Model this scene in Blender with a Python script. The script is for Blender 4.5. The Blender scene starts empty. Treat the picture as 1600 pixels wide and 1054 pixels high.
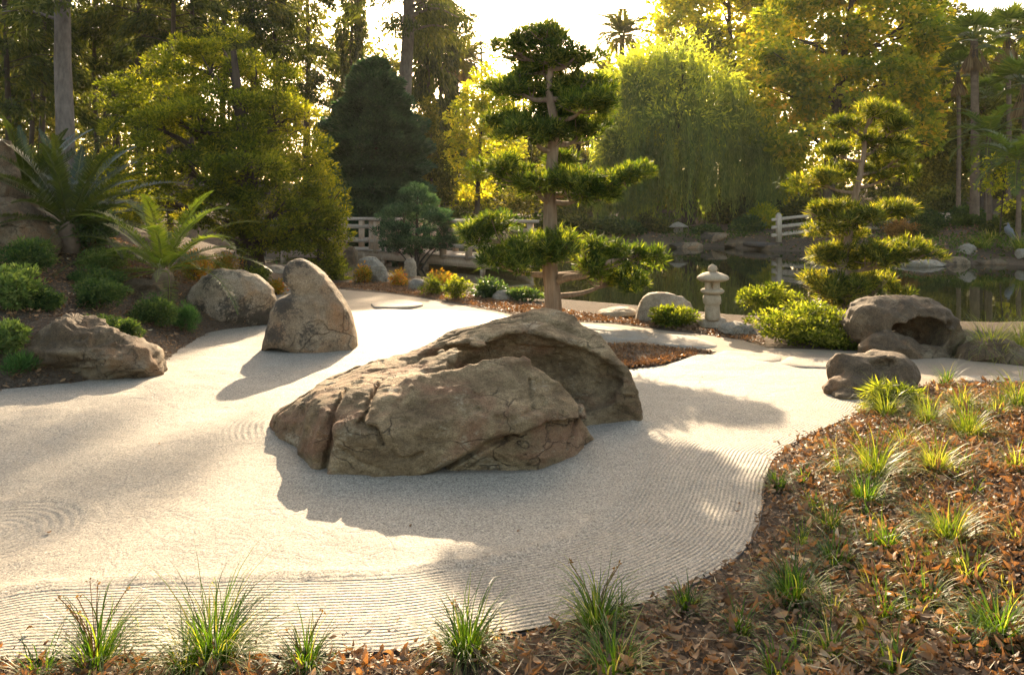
import bpy, bmesh, math, random
import numpy as np
from mathutils import Vector, Matrix
from mathutils.geometry import delaunay_2d_cdt

SC = bpy.context.scene
COL = SC.collection
PI = math.pi
# ------------------------------------------------------------------ camera, sky, sun, exposure
CAM_H = 1.7
FPX = 1250.0
HORIZON = 320
cam_d = bpy.data.cameras.new('camera'); cam = bpy.data.objects.new('camera', cam_d); COL.objects.link(cam)
cam.location = (0, 0, CAM_H); cam.rotation_euler = (PI / 2, 0, 0)
cam_d.sensor_width = 36.0; cam_d.lens = FPX / 1600 * 36.0
cam_d.shift_y = -(527 - 320) / 1600.0
cam_d.clip_start = 0.05; cam_d.clip_end = 2000
SC.camera = cam
SUN_EL = math.radians(23.0); SUN_AZ = math.radians(-1.0)      # azimuth from +Y towards +X
world = bpy.data.worlds.new('World'); SC.world = world; world.use_nodes = True
wn = world.node_tree.nodes; wl = world.node_tree.links
sky = wn.new('ShaderNodeTexSky'); sky.sky_type = 'NISHITA'; sky.sun_disc = False
sky.sun_elevation = SUN_EL; sky.sun_rotation = SUN_AZ; sky.dust_density = 3.0; sky.air_density = 1.0; sky.ozone_density = 1.0
bg = wn['Background']; wt = wn.new('ShaderNodeMix'); wt.data_type = 'RGBA'; wt.blend_type = 'MULTIPLY'; wt.inputs[0].default_value = 1.0; wt.inputs[7].default_value = (1.0, 0.885, 0.72, 1)
wl.new(sky.outputs[0], wt.inputs[6]); wl.new(wt.outputs[2], bg.inputs[0]); bg.inputs[1].default_value = 0.15
sun_d = bpy.data.lights.new('sun', 'SUN'); sun_d.energy = 4.6; sun_d.angle = math.radians(0.5); sun_d.color = (1.0, 0.79, 0.53)
sun = bpy.data.objects.new('sun', sun_d); COL.objects.link(sun)
sdir = Vector((math.sin(SUN_AZ) * math.cos(SUN_EL), math.cos(SUN_AZ) * math.cos(SUN_EL), math.sin(SUN_EL)))
sun.rotation_euler = (-sdir).to_track_quat('-Z', 'Y').to_euler(); sun.location = sdir * 100
SC.view_settings.view_transform = 'Standard'; SC.view_settings.look = 'None'
SC.view_settings.exposure = 1.96; SC.view_settings.gamma = 1.0
SC.render.engine = 'CYCLES'
cy = SC.cycles
cy.max_bounces = 6; cy.diffuse_bounces = 3; cy.glossy_bounces = 3; cy.transmission_bounces = 4; cy.transparent_max_bounces = 6
cy.sample_clamp_indirect = 6.0; cy.caustics_reflective = False; cy.caustics_refractive = False; cy.use_denoising = True

# ------------------------------------------------------------------ helpers
def ray(u, v):
    return (u - 800) / FPX, 1.0, (HORIZON - v) / FPX
def P(u, v, z=0.0):                  # point of the plane at height z seen at photo coordinate (u, v)
    x, y, w = ray(u, v); t = (z - CAM_H) / w
    return np.array((x * t, y * t, z))
def PD(u, v, D):                     # point at distance D
    x, y, w = ray(u, v); t = D / y
    return np.array((x * t, D, CAM_H + w * t))
def P2(u, v, z=0.0): return tuple(P(u, v, z)[:2])
def rng(s): return np.random.default_rng(s)

def _hash(ix, iy, iz, s):
    h = (ix.astype(np.uint32) * np.uint32(374761393) + iy.astype(np.uint32) * np.uint32(668265263)
         + iz.astype(np.uint32) * np.uint32(2147483647) + np.uint32(s * 974711 + 12345))
    h = (h ^ (h >> np.uint32(13))) * np.uint32(1274126177)
    h = (h ^ (h >> np.uint32(16))) * np.uint32(2246822519)
    return ((h ^ (h >> np.uint32(15))) & np.uint32(0xffffff)).astype(np.float32) / np.float32(0x7fffff) - 1.0
def vnoise(p, s=0):                  # value noise in [-1, 1], p (n,3)
    p = np.asarray(p, np.float32)
    f = np.floor(p); i = f.astype(np.int64); f = p - f; f = f * f * f * (f * (f * 6 - 15) + 10)
    o = 0.0
    for dx in (0, 1):
        wx = f[..., 0] if dx else 1 - f[..., 0]
        for dy in (0, 1):
            wy = f[..., 1] if dy else 1 - f[..., 1]
            for dz in (0, 1):
                wz = f[..., 2] if dz else 1 - f[..., 2]
                o = o + wx * wy * wz * _hash((i[..., 0] + dx) & 0xffff, (i[..., 1] + dy) & 0xffff, (i[..., 2] + dz) & 0xffff, s)
    return o
def fbm(p, s=0, oc=4, g=0.5):
    a = 1.0; o = 0.0; p = np.asarray(p, np.float32)
    for k in range(oc):
        o = o + a * vnoise(p + 17.3 * k, s + k); p = p * 2.03; a *= g
    return o
def ridged(p, s=0, oc=4):
    a = 1.0; o = 0.0; p = np.asarray(p, np.float32)
    for k in range(oc):
        o = o + a * (1 - 2 * np.abs(vnoise(p + 9.1 * k, s + k))); p = p * 2.1; a *= 0.5
    return o
def nrm(a): return a / np.maximum(np.linalg.norm(a, axis=-1, keepdims=True), 1e-9)

class Geo:
    """collects faces; each face keeps a random number for its colour"""
    def __init__(s): s.V = []; s.F = []; s.R = []; s.n = 0
    def add(s, V, F, R=None):
        V = np.asarray(V, np.float32).reshape(-1, 3); F = np.asarray(F, np.int64)
        s.V.append(V); s.F.append(F + s.n); s.n += len(V)
        s.R.append(np.full(len(F), 0.5, np.float32) if R is None else np.broadcast_to(np.asarray(R, np.float32), (len(F),)))
        return s
    def build(s, name, mat, parent=None, smooth=False, loc=None, attrs=None):
        me = bpy.data.meshes.new(name)
        V = np.concatenate(s.V); nl = np.concatenate([np.full(len(f), f.shape[1]) for f in s.F])
        L = np.concatenate([f.ravel() for f in s.F])
        if loc is not None: V = V - np.asarray(loc, np.float32)
        me.vertices.add(len(V)); me.vertices.foreach_set('co', V.astype(np.float32).ravel())
        me.loops.add(len(L)); me.loops.foreach_set('vertex_index', L.astype(np.int32))
        me.polygons.add(len(nl)); st = np.concatenate([[0], np.cumsum(nl)[:-1]])
        me.polygons.foreach_set('loop_start', st.astype(np.int32))
        try: me.polygons.foreach_set('loop_total', nl.astype(np.int32))
        except Exception: pass
        if smooth: me.polygons.foreach_set('use_smooth', np.ones(len(nl), bool))
        a = me.attributes.new('rnd', 'FLOAT', 'FACE'); a.data.foreach_set('value', np.concatenate(s.R).astype(np.float32))
        for k, val in (attrs or {}).items():
            a = me.attributes.new(k, 'FLOAT', 'POINT'); a.data.foreach_set('value', np.asarray(val, np.float32))
        me.update(calc_edges=True); me.validate()
        for m in (mat if isinstance(mat, (list, tuple)) else [mat]): me.materials.append(m)
        o = bpy.data.objects.new(name, me); COL.objects.link(o)
        if loc is not None: o.location = loc
        if parent is not None: o.parent = parent
        return o
def tag(o, label=None, cat=None, group=None, kind=None):
    if label: o['label'] = label
    if cat: o['category'] = cat
    if group: o['group'] = group
    if kind: o['kind'] = kind
    return o
def empty(name, loc, label, cat, group=None, rz=0):
    o = bpy.data.objects.new(name, None); COL.objects.link(o); o.location = loc; o.rotation_euler = (0, 0, rz)
    o.empty_display_size = 0.2
    return tag(o, label, cat, group)

def tube(g, pts, rad, sides=8, cap=True, seed=0, wob=0.0, rnd=0.5):
    pts = np.asarray(pts, float); n = len(pts); rad = np.broadcast_to(np.asarray(rad, float), (n,))
    t = np.gradient(pts, axis=0); t = nrm(t)
    ref = np.array((0.31, 0.95, 0.05)) if abs(t[0][2]) > 0.5 else np.array((0.0, 0.1, 1.0))
    a = nrm(np.cross(t, ref)); b = np.cross(t, a)
    th = np.linspace(0, 2 * PI, sides, endpoint=False)
    r = rad[:, None] * (1 + wob * np.sin(3 * th[None] + pts[:, 2:3] * 5 + seed) + wob * 0.6 * np.sin(5 * th[None] + seed * 2))
    V = pts[:, None] + r[..., None] * (np.cos(th)[None, :, None] * a[:, None] + np.sin(th)[None, :, None] * b[:, None])
    i = np.arange(n - 1)[:, None] * sides; j = np.arange(sides)[None]; j2 = (j + 1) % sides
    F = np.stack([i + j, i + j2, i + sides + j2, i + sides + j], -1).reshape(-1, 4)
    g.add(V, F, rnd)
    if cap:
        g.add(V[-1], np.arange(sides)[None], rnd)
def curve(ctrl, n=12):                # smooth polyline through control points
    c = np.asarray(ctrl, float)
    if len(c) < 3: return np.linspace(c[0], c[-1], n)
    c = np.concatenate([2 * c[:1] - c[1:2], c, 2 * c[-1:] - c[-2:-1]]); out = []
    m = len(c) - 3
    for t in np.linspace(0, m, n):
        k = min(int(t), m - 1); f = t - k; p0, p1, p2, p3 = c[k:k + 4]
        out.append(0.5 * (2 * p1 + (p2 - p0) * f + (2 * p0 - 5 * p1 + 4 * p2 - p3) * f * f + (3 * p1 - p0 - 3 * p2 + p3) * f ** 3))
    return np.array(out)
def kites(g, c, ax, up, L, W, R, wide=0.45):
    n = len(c); ax = nrm(ax); sd = nrm(np.cross(ax, up)); L = np.broadcast_to(L, (n,))[:, None]; W = np.broadcast_to(W, (n,))[:, None]
    V = np.stack([c, c + ax * L * wide + sd * W * .5, c + ax * L, c + ax * L * wide - sd * W * .5], 1).reshape(-1, 3)
    g.add(V, np.arange(n * 4).reshape(-1, 4), R)
def rdir(r, n): return nrm(r.normal(size=(n, 3)))
def box(g, c, s, rz=0.0, rnd=0.5, bev=0.0):
    sx, sy, sz = [k / 2 for k in s]; b = bev
    if b:
        ring = [(-sx + b, -sy), (sx - b, -sy), (sx, -sy + b), (sx, sy - b), (sx - b, sy), (-sx + b, sy), (-sx, sy - b), (-sx, -sy + b)]
        V = [(x * k, y * k, z) for z, k in ((-sz, 1), (sz - b, 1), (sz, 1 - b / max(sx, sy))) for x, y in ring]
        F4 = [(r * 8 + i, r * 8 + (i + 1) % 8, r * 8 + 8 + (i + 1) % 8, r * 8 + 8 + i) for r in (0, 1) for i in range(8)]
        V = np.array(V)
    else:
        V = np.array([(x, y, z) for z in (-sz, sz) for x, y in ((-sx, -sy), (sx, -sy), (sx, sy), (-sx, sy))])
        F4 = [(0, 1, 5, 4), (1, 2, 6, 5), (2, 3, 7, 6), (3, 0, 4, 7), (4, 5, 6, 7), (3, 2, 1, 0)]
    ca, sa = math.cos(rz), math.sin(rz)
    V = np.stack([V[:, 0] * ca - V[:, 1] * sa, V[:, 0] * sa + V[:, 1] * ca, V[:, 2]], 1) + np.asarray(c)
    n0 = g.n; g.add(V, F4, rnd)
    if b:
        g.F.append(np.array([[n0 + 16 + i for i in range(8)], [n0 + 7 - i for i in range(8)]])); g.R.append(np.full(2, rnd, np.float32))
def beam(g, a, b, w, h, rnd=0.5):     # straight bar of w x h between two points
    a = np.asarray(a, float); b = np.asarray(b, float); t = nrm(b - a); s = nrm(np.cross(t, (0, 0, 1.0) if abs(t[2]) < .95 else (0.55, 1.0, 0))); u = np.cross(s, t)
    V = np.array([p + s * i * w / 2 + u * j * h / 2 for p in (a, b) for i, j in ((-1, -1), (1, -1), (1, 1), (-1, 1))])
    g.add(V, [(0, 1, 5, 4), (1, 2, 6, 5), (2, 3, 7, 6), (3, 0, 4, 7), (4, 5, 6, 7), (3, 2, 1, 0)], rnd)

# ------------------------------------------------------------------ materials
class NT:
    def __init__(s, name):
        s.m = bpy.data.materials.new(name); s.m.use_nodes = True; s.t = s.m.node_tree; s.n = s.t.nodes; s.b = s.n['Principled BSDF']; s.o = s.n['Material Output']
    def new(s, typ, **k):
        x = s.n.new(typ)
        for a, v in k.items():
            if a.startswith('i_'):
                key = a[2:]; x.inputs[int(key) if key.isdigit() else key].default_value = v
            else: setattr(x, a, v)
        return x
    def l(s, a, b): s.t.links.new(a, b)
    def noise(s, vec, scale, detail=4, rough=0.55, dist=0.0):
        x = s.new('ShaderNodeTexNoise', i_Scale=scale, i_Detail=detail, i_Roughness=rough, i_Distortion=dist); s.l(vec, x.inputs['Vector']); return x.outputs[0]
    def ramp(s, fac, stops, interp='LINEAR'):
        x = s.new('ShaderNodeValToRGB'); x.color_ramp.interpolation = interp; e = x.color_ramp.elements
        while len(e) < len(stops): e.new(0.5)
        for q, (p, c) in zip(e, stops):
            q.position = p; q.color = (c, c, c, 1) if isinstance(c, (int, float)) else (*c, 1)
        s.l(fac, x.inputs[0]); return x.outputs[0]
    def mix(s, fac, a, b, blend='MIX'):
        x = s.new('ShaderNodeMix', data_type='RGBA', blend_type=blend)
        for q, v in ((x.inputs[0], fac), (x.inputs[6], a), (x.inputs[7], b)):
            if isinstance(v, (int, float)): q.default_value = v
            elif isinstance(v, tuple): q.default_value = (*v, 1)
            else: s.l(v, q)
        return x.outputs[2]
    def math(s, op, a, b=0.0, c=0.0):
        x = s.new('ShaderNodeMath', operation=op)
        for q, v in zip(x.inputs, (a, b, c)):
            if isinstance(v, (int, float)): q.default_value = v
            else: s.l(v, q)
        return x.outputs[0]
    def attr(s, name): return s.new('ShaderNodeAttribute', attribute_name=name).outputs['Fac']
    def obj(s): return s.new('ShaderNodeTexCoord').outputs['Object']
    def pos(s): return s.new('ShaderNodeNewGeometry').outputs['Position']
    def bump(s, h, strength, dist, normal=None):
        x = s.new('ShaderNodeBump', i_Strength=strength, i_Distance=dist); s.l(h, x.inputs['Height'])
        if normal is not None: s.l(normal, x.inputs['Normal'])
        return x.outputs[0]
def hsv(c, k): return tuple(min(1, x * k) for x in c)
def leaf_mat(name, stops, trans=0.45, tcol=None, rough=0.6, spec=0.10, patch=None, gain=1.3):
    stops = [(p_, tuple(min(.8, q_ * gain * k_) for q_, k_ in zip(c_, (.97, 1.0, .9)))) for p_, c_ in stops]; trans = min(.68, trans + .1)
    t = NT(name); r = t.attr('rnd')
    n = t.noise(t.pos(), patch or 1.2, 2)
    f = t.math('ADD', t.math('MULTIPLY', r, 0.7), t.math('MULTIPLY', t.math('SUBTRACT', n, 0.35), 0.9))
    col = t.ramp(f, stops)
    t.l(col, t.b.inputs['Base Color']); t.b.inputs['Roughness'].default_value = rough
    t.b.inputs['Specular IOR Level'].default_value = spec
    tr = t.new('ShaderNodeBsdfTranslucent')
    tc = tuple(q_ * k_ for q_, k_ in zip(tcol or (2.2, 2.0, 0.9), (1.06, 1.12, .85)))
    t.l(t.mix(1.0, col, tc, 'MULTIPLY'), tr.inputs[0])
    mx = t.new('ShaderNodeMixShader'); mx.inputs[0].default_value = trans
    t.l(t.b.outputs[0], mx.inputs[1]); t.l(tr.outputs[0], mx.inputs[2]); t.l(mx.outputs[0], t.o.inputs[0])
    return t.m
def bark_mat(name, c0, c1, scale=9.0, stretch=0.18):
    t = NT(name); mp = t.new('ShaderNodeMapping'); mp.inputs['Scale'].default_value = (1, 1, stretch); t.l(t.pos(), mp.inputs[0])
    n = t.noise(mp.outputs[0], scale, 6, 0.65); n2 = t.noise(t.pos(), 1.7, 3)
    f = t.math('ADD', t.math('MULTIPLY', n, .7), t.math('MULTIPLY', n2, .3))
    t.l(t.ramp(f, [(0.3, c0), (0.68, c1)]), t.b.inputs['Base Color']); t.b.inputs['Roughness'].default_value = 0.9
    t.b.inputs['Specular IOR Level'].default_value = 0.15
    t.l(t.bump(n, 0.9, 0.03), t.b.inputs['Normal']); return t.m
def rock_mat(name, cols, scale=1.0, lichen=None, lichen_amt=0.55, bumpd=0.03, streak=1.0, rough=0.85, red=None, crack=0, lx=0.0):
    t = NT(name); mp = t.new('ShaderNodeMapping'); mp.inputs['Scale'].default_value = (1, 1, streak); t.l(t.obj(), mp.inputs[0]); v = mp.outputs[0]
    a = t.noise(v, 2.2 * scale, 8, 0.62, 0.4); b = t.noise(v, 14 * scale, 6, 0.7); c = t.noise(v, 70 * scale, 4, 0.7)
    f = t.math('ADD', t.math('MULTIPLY', a, 0.62), t.math('MULTIPLY', b, 0.38))
    col = t.ramp(f, [(0.30, cols[0]), (0.48, cols[1]), (0.66, cols[2])])
    if red:
        r = t.ramp(t.noise(v, 1.3 * scale, 5, 0.6, 0.8), [(0.50, 0.0), (0.64, 1.0)]); col = t.mix(t.math('MULTIPLY', r, 0.65), col, red)
    sp = t.ramp(c, [(0.34, 0.5), (0.5, 1.0), (0.68, 1.4)]); col = t.mix(1.0, col, sp, 'MULTIPLY')
    if lichen:
        ln = t.math('ADD', t.math('MULTIPLY', t.noise(v, 2.6 * scale, 3, 0.5), 0.6), t.math('MULTIPLY', t.noise(v, 24 * scale, 6, 0.75), 0.4))
        if lx:
            sx_ = t.new('ShaderNodeSeparateXYZ'); t.l(t.obj(), sx_.inputs[0]); ln = t.math('SUBTRACT', ln, t.math('MULTIPLY', sx_.outputs[0], lx))
        lm = t.ramp(ln, [(lichen_amt - 0.03, 0.0), (lichen_amt + 0.05, .85)]); col = t.mix(lm, col, lichen)
    cr = None
    if crack:
        wv = t.new('ShaderNodeVectorMath', operation='ADD'); nz_ = t.new('ShaderNodeTexNoise', i_Scale=2.5, i_Detail=4); t.l(v, nz_.inputs['Vector']); sc_ = t.new('ShaderNodeVectorMath', operation='SCALE'); sc_.inputs['Scale'].default_value = .55; t.l(nz_.outputs['Color'], sc_.inputs[0]); t.l(v, wv.inputs[0]); t.l(sc_.outputs[0], wv.inputs[1])
        vc = t.new('ShaderNodeTexVoronoi', feature='DISTANCE_TO_EDGE', i_Scale=crack); t.l(wv.outputs[0], vc.inputs['Vector'])
        msk = t.ramp(t.noise(v, 1.7, 3), [(0.46, 0.0), (0.56, 1.0)]); cr = t.math('MULTIPLY', t.ramp(vc.outputs['Distance'], [(0.0, 1.0), (0.016, 0.0)]), msk)
        col = t.mix(t.math('MULTIPLY', cr, .4), col, (0.03, 0.022, 0.015))
    t.l(col, t.b.inputs['Base Color']); t.b.inputs['Roughness'].default_value = rough; t.b.inputs['Specular IOR Level'].default_value = 0.3
    h = t.math('ADD', t.math('MULTIPLY', a, 1.2), t.math('ADD', t.math('MULTIPLY', b, 0.5), t.math('MULTIPLY', c, 0.16)))
    if cr is not None: h = t.math('SUBTRACT', h, t.math('MULTIPLY', cr, .6))
    t.l(t.bump(h, 0.9, bumpd), t.b.inputs['Normal']); return t.m

M = {}
# --- ground: mulch with a mask for darker soil
t = NT('mulch'); p = t.pos(); a = t.noise(p, 26, 6, 0.75); b = t.noise(p, 90, 4, 0.7); c = t.noise(p, 1.6, 3)
f = t.math('ADD', t.math('MULTIPLY', a, .55), t.math('MULTIPLY', b, .45))
col = t.ramp(f, [(0.3, (0.028, 0.020, 0.014)), (0.5, (0.095, 0.070, 0.048)), (0.66, (0.25, 0.19, 0.135))])
col = t.mix(t.ramp(c, [(0.4, 0.0), (0.62, 0.45)]), col, (0.15, 0.105, 0.07))
t.l(col, t.b.inputs['Base Color']); t.b.inputs['Roughness'].default_value = 0.95; t.b.inputs['Specular IOR Level'].default_value = 0.1
t.l(t.bump(f, 1.0, 0.05), t.b.inputs['Normal']); M['mulch'] = t.m
# --- raked sand
t = NT('raked_sand'); p = t.pos()
g1 = t.noise(p, 105, 4, 0.9); g2 = t.noise(p, 60, 3, 0.7); g3 = t.noise(p, 2.3, 4, 0.6); g4 = t.noise(p, 0.7, 2)
col = t.ramp(g1, [(0.30, (0.045, 0.036, 0.026)), (0.43, (0.22, 0.187, 0.142)), (0.57, (0.315, 0.274, 0.214)), (0.72, (0.455, 0.41, 0.335))])
col = t.mix(1.0, col, t.ramp(g3, [(0.3, 0.90), (0.7, 1.06)]), 'MULTIPLY')
col = t.mix(t.ramp(g4, [(0.45, 0.0), (0.7, 0.35)]), col, (0.27, 0.225, 0.165))
gr = t.new('ShaderNodeTexVoronoi', i_Scale=135.0); t.l(p, gr.inputs['Vector']); gs = t.new('ShaderNodeSeparateColor'); t.l(gr.outputs['Color'], gs.inputs[0])
col = t.mix(1.0, col, t.ramp(gs.outputs[0], [(0.0, 0.5), (0.25, 0.88), (0.7, 1.08), (1.0, 1.42)]), 'MULTIPLY')
vo = t.new('ShaderNodeTexVoronoi', i_Scale=46.0); t.l(p, vo.inputs['Vector'])
spk = t.math('MULTIPLY', t.ramp(vo.outputs['Distance'], [(0.10, 1.0), (0.2, 0.0)]), t.ramp(g2, [(0.50, 0.0), (0.58, 0.85)]))
col = t.mix(spk, col, (0.075, 0.055, 0.042))
t.l(col, t.b.inputs['Base Color']); t.b.inputs['Roughness'].default_value = 0.75; t.b.inputs['Specular IOR Level'].default_value = 0.35
h = None
wob = t.math('MULTIPLY', t.math('SUBTRACT', t.noise(p, 3.5, 3), 0.5), 1.0)
for nm, per in (('edge', 0.024), ('ring', 0.034), ('round', 0.05), ('comb', 0.045)):
    ph = t.math('ADD', t.math('MULTIPLY', t.attr('d_' + nm), 2 * PI / per), t.math('MULTIPLY', wob, 4.0))
    s_ = t.math('MULTIPLY', t.math('SINE', ph), t.attr('a_' + nm))
    h = s_ if h is None else t.math('ADD', h, s_)
brk = t.ramp(t.noise(p, 9, 4, 0.7), [(0.34, 0.1), (0.55, 1.0)])
h = t.math('MULTIPLY', t.math('MULTIPLY', h, brk), 0.5)
scuff = t.noise(p, 5.5, 5, 0.6, 1.2)
h2 = t.math('ADD', t.math('MULTIPLY', g2, 0.7), t.math('ADD', t.math('MULTIPLY', g1, 0.55), t.math('MULTIPLY', gs.outputs[0], 0.2)))
scr = t.noise(p, 1.15, 3, 0.45, 0.9); scr2 = t.noise(p, 0.8, 2, 0.4, 1.6)
groove = lambda q: t.math('MULTIPLY', t.ramp(t.math('ABSOLUTE', t.math('SUBTRACT', q, 0.5)), [(0.0, 1.0), (0.010, 0.0)]), t.ramp(t.noise(p, 2.0, 3), [(0.46, 0.0), (0.58, 1.0)]))
scuff = t.math('SUBTRACT', scuff, t.math('MULTIPLY', t.math('ADD', groove(scr), groove(scr2)), 0.16))
n0 = t.bump(scuff, 0.5, 0.032); n1 = t.bump(h, 1.0, 0.0068, n0); n2 = t.bump(h2, 0.55, 0.012, n1)
t.l(n2, t.b.inputs['Normal']); M['sand'] = t.m
# --- decomposed granite path
t = NT('granite_path'); p = t.pos(); g1 = t.noise(p, 120, 4, 0.8); g3 = t.noise(p, 1.1, 5, 0.65)
col = t.ramp(g1, [(0.28, (0.14, 0.10, 0.062)), (0.5, (0.26, 0.198, 0.13)), (0.72, (0.34, 0.27, 0.19))])
col = t.mix(1.0, col, t.ramp(g3, [(0.3, 0.8), (0.7, 1.1)]), 'MULTIPLY')
t.l(col, t.b.inputs['Base Color']); t.b.inputs['Roughness'].default_value = 0.9; t.l(t.bump(g1, .5, .01), t.b.inputs['Normal']); M['path'] = t.m
# --- water
t = NT('pond_water'); p = t.pos(); t.b.inputs['Base Color'].default_value = (0.012, 0.014, 0.006, 1); t.b.inputs['Roughness'].default_value = 0.03
t.b.inputs['IOR'].default_value = 1.33; t.b.inputs['Specular IOR Level'].default_value = 0.5
mp = t.new('ShaderNodeMapping'); mp.inputs['Scale'].default_value = (1, 0.55, 1); t.l(p, mp.inputs[0])
t.l(t.bump(t.noise(mp.outputs[0], 2.4, 2, 0.4), 0.05, 0.03), t.b.inputs['Normal']); M['water'] = t.m
# --- rocks
M['boulder'] = rock_mat('boulder_sandstone', [(0.062, 0.038, 0.018), (0.195, 0.13, 0.066), (0.40, 0.285, 0.155)], 1.5, (0.40, 0.32, 0.21), 0.595, bumpd=0.07, red=(0.23, 0.11, 0.06), streak=1.7, crack=2.6)
M['rock_tan'] = rock_mat('lichen_sandstone', [(0.12, 0.090, 0.058), (0.25, 0.19, 0.125), (0.38, 0.305, 0.215)], 1.1, (0.030, 0.026, 0.020), 0.51, red=(0.30, 0.18, 0.09), crack=1.6)
M['rock_stand'] = rock_mat('standing_sandstone', [(0.10, 0.068, 0.042), (0.215, 0.15, 0.09), (0.34, 0.255, 0.165)], 1.3, (0.034, 0.028, 0.022), 0.535, red=(0.30, 0.15, 0.065), crack=1.8, bumpd=0.04, lx=.22)
M['rock_brown'] = rock_mat('brown_rock', [(0.035, 0.024, 0.014), (0.095, 0.064, 0.036), (0.21, 0.148, 0.085)], 1.3, (0.19, 0.145, 0.09), 0.57, red=(0.19, 0.10, 0.045), crack=2.4)
M['rock_grey'] = rock_mat('grey_rock', [(0.13, 0.108, 0.08), (0.24, 0.205, 0.155), (0.37, 0.325, 0.255)], 1.4, (0.07, 0.058, 0.042), 0.58, red=(0.26, 0.18, 0.10), crack=1.8)
M['rock_warm'] = rock_mat('warm_rock', [(0.17, 0.125, 0.085), (0.31, 0.24, 0.165), (0.46, 0.38, 0.28)], 1.5, (0.09, 0.07, 0.05), 0.63)
M['flag'] = rock_mat('flagstone', [(0.17, 0.135, 0.095), (0.26, 0.215, 0.16), (0.33, 0.285, 0.225)], 2.0, None, bumpd=0.01)
M['granite'] = rock_mat('carved_stone', [(0.20, 0.15, 0.095), (0.34, 0.265, 0.175), (0.45, 0.365, 0.255)], 4.0, (0.10, 0.08, 0.055), 0.62, bumpd=0.01)
# --- wood
def wood_mat(name, c0, c1):
    t = NT(name); mp = t.new('ShaderNodeMapping'); mp.inputs['Scale'].default_value = (6, 6, 1.2); t.l(t.pos(), mp.inputs[0])
    n = t.noise(mp.outputs[0], 5, 6, 0.65); t.l(t.ramp(n, [(0.3, c0), (0.7, c1)]), t.b.inputs['Base Color']); t.b.inputs['Roughness'].default_value = 0.75
    t.l(t.bump(n, .4, .01), t.b.inputs['Normal']); return t.m
M['wood'] = wood_mat('bridge_cedar', (0.36, 0.235, 0.145), (0.55, 0.40, 0.27))
M['wood_grey'] = wood_mat('bridge_weathered', (0.28, 0.21, 0.15), (0.44, 0.35, 0.26))
M['wood_pale'] = wood_mat('bridge_pale', (0.36, 0.275, 0.19), (0.54, 0.43, 0.32))
M['wood_dark'] = wood_mat('bridge_dark', (0.05, 0.04, 0.035), (0.12, 0.09, 0.07))
t = NT('edging_steel'); t.b.inputs['Base Color'].default_value = (0.04, 0.032, 0.026, 1); t.b.inputs['Roughness'].default_value = 0.7; M['edging'] = t.m
# --- barks
M['bark_niwaki'] = bark_mat('bark_niwaki', (0.12, 0.075, 0.045), (0.36, 0.25, 0.165), 22, 0.12)
M['bark_grey'] = bark_mat('bark_grey', (0.085, 0.066, 0.052), (0.22, 0.175, 0.145), 8, 0.35)
M['bark_dark'] = bark_mat('bark_dark', (0.03, 0.022, 0.016), (0.10, 0.072, 0.052), 9, 0.2)
M['bark_palm'] = bark_mat('bark_palm', (0.08, 0.055, 0.038), (0.24, 0.165, 0.11), 5, 1.4)
M['stem'] = bark_mat('stem_brown', (0.06, 0.035, 0.02), (0.17, 0.11, 0.07), 25, 0.3)
# --- leaves
G = leaf_mat
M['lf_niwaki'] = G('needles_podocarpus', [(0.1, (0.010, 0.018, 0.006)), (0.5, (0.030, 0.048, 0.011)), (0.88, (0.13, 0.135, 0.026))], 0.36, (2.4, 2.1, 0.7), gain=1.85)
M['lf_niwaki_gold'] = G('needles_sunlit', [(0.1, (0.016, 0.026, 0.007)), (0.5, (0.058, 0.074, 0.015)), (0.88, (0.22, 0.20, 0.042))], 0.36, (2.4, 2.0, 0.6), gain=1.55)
M['lf_tree'] = G('leaves_broad', [(0.1, (0.016, 0.024, 0.008)), (0.5, (0.05, 0.062, 0.014)), (0.9, (0.13, 0.125, 0.022))], 0.5, (2.6, 2.1, 0.6), patch=0.8, gain=1.9)
M['lf_maple'] = G('leaves_maple', [(0.1, (0.05, 0.075, 0.018)), (0.45, (0.12, 0.135, 0.025)), (0.72, (0.24, 0.19, 0.035)), (0.95, (0.33, 0.19, 0.05))], 0.55, (2.1, 1.9, 0.6), patch=0.5, gain=1.7)
M['lf_gold'] = G('leaves_golden', [(0.1, (0.07, 0.09, 0.018)), (0.5, (0.17, 0.17, 0.028)), (0.9, (0.32, 0.25, 0.045))], 0.6, (2.1, 1.9, 0.5), patch=0.6, gain=1.75)
M['lf_willow'] = G('leaves_willow', [(0.1, (0.04, 0.056, 0.022)), (0.5, (0.095, 0.11, 0.045)), (0.85, (0.20, 0.19, 0.045)), (1.0, (0.38, 0.32, 0.05))], 0.5, (2.0, 1.9, 0.7), patch=0.5, gain=2.1)
M['lf_cedar'] = G('needles_bluegreen', [(0.1, (0.008, 0.016, 0.011)), (0.5, (0.022, 0.042, 0.026)), (0.9, (0.055, 0.082, 0.045))], 0.2, (1.6, 1.6, 0.9), patch=1.0, gain=2.5)
M['lf_pine'] = G('needles_pine', [(0.1, (0.010, 0.015, 0.008)), (0.5, (0.028, 0.036, 0.013)), (0.9, (0.07, 0.07, 0.022))], 0.35, (2.3, 1.9, 0.7), patch=0.7, gain=2.1)
M['lf_palm'] = G('fronds_green', [(0.1, (0.025, 0.04, 0.012)), (0.5, (0.06, 0.085, 0.02)), (0.9, (0.13, 0.14, 0.035))], 0.42, (2.2, 1.9, 0.6), 0.4, 0.4, gain=1.5)
M['lf_cycad'] = G('fronds_dark', [(0.1, (0.007, 0.012, 0.004)), (0.5, (0.016, 0.025, 0.007)), (0.9, (0.045, 0.055, 0.014))], 0.16, (2.6, 2.2, 0.7), 0.35, 0.5, gain=1.6)
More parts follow.
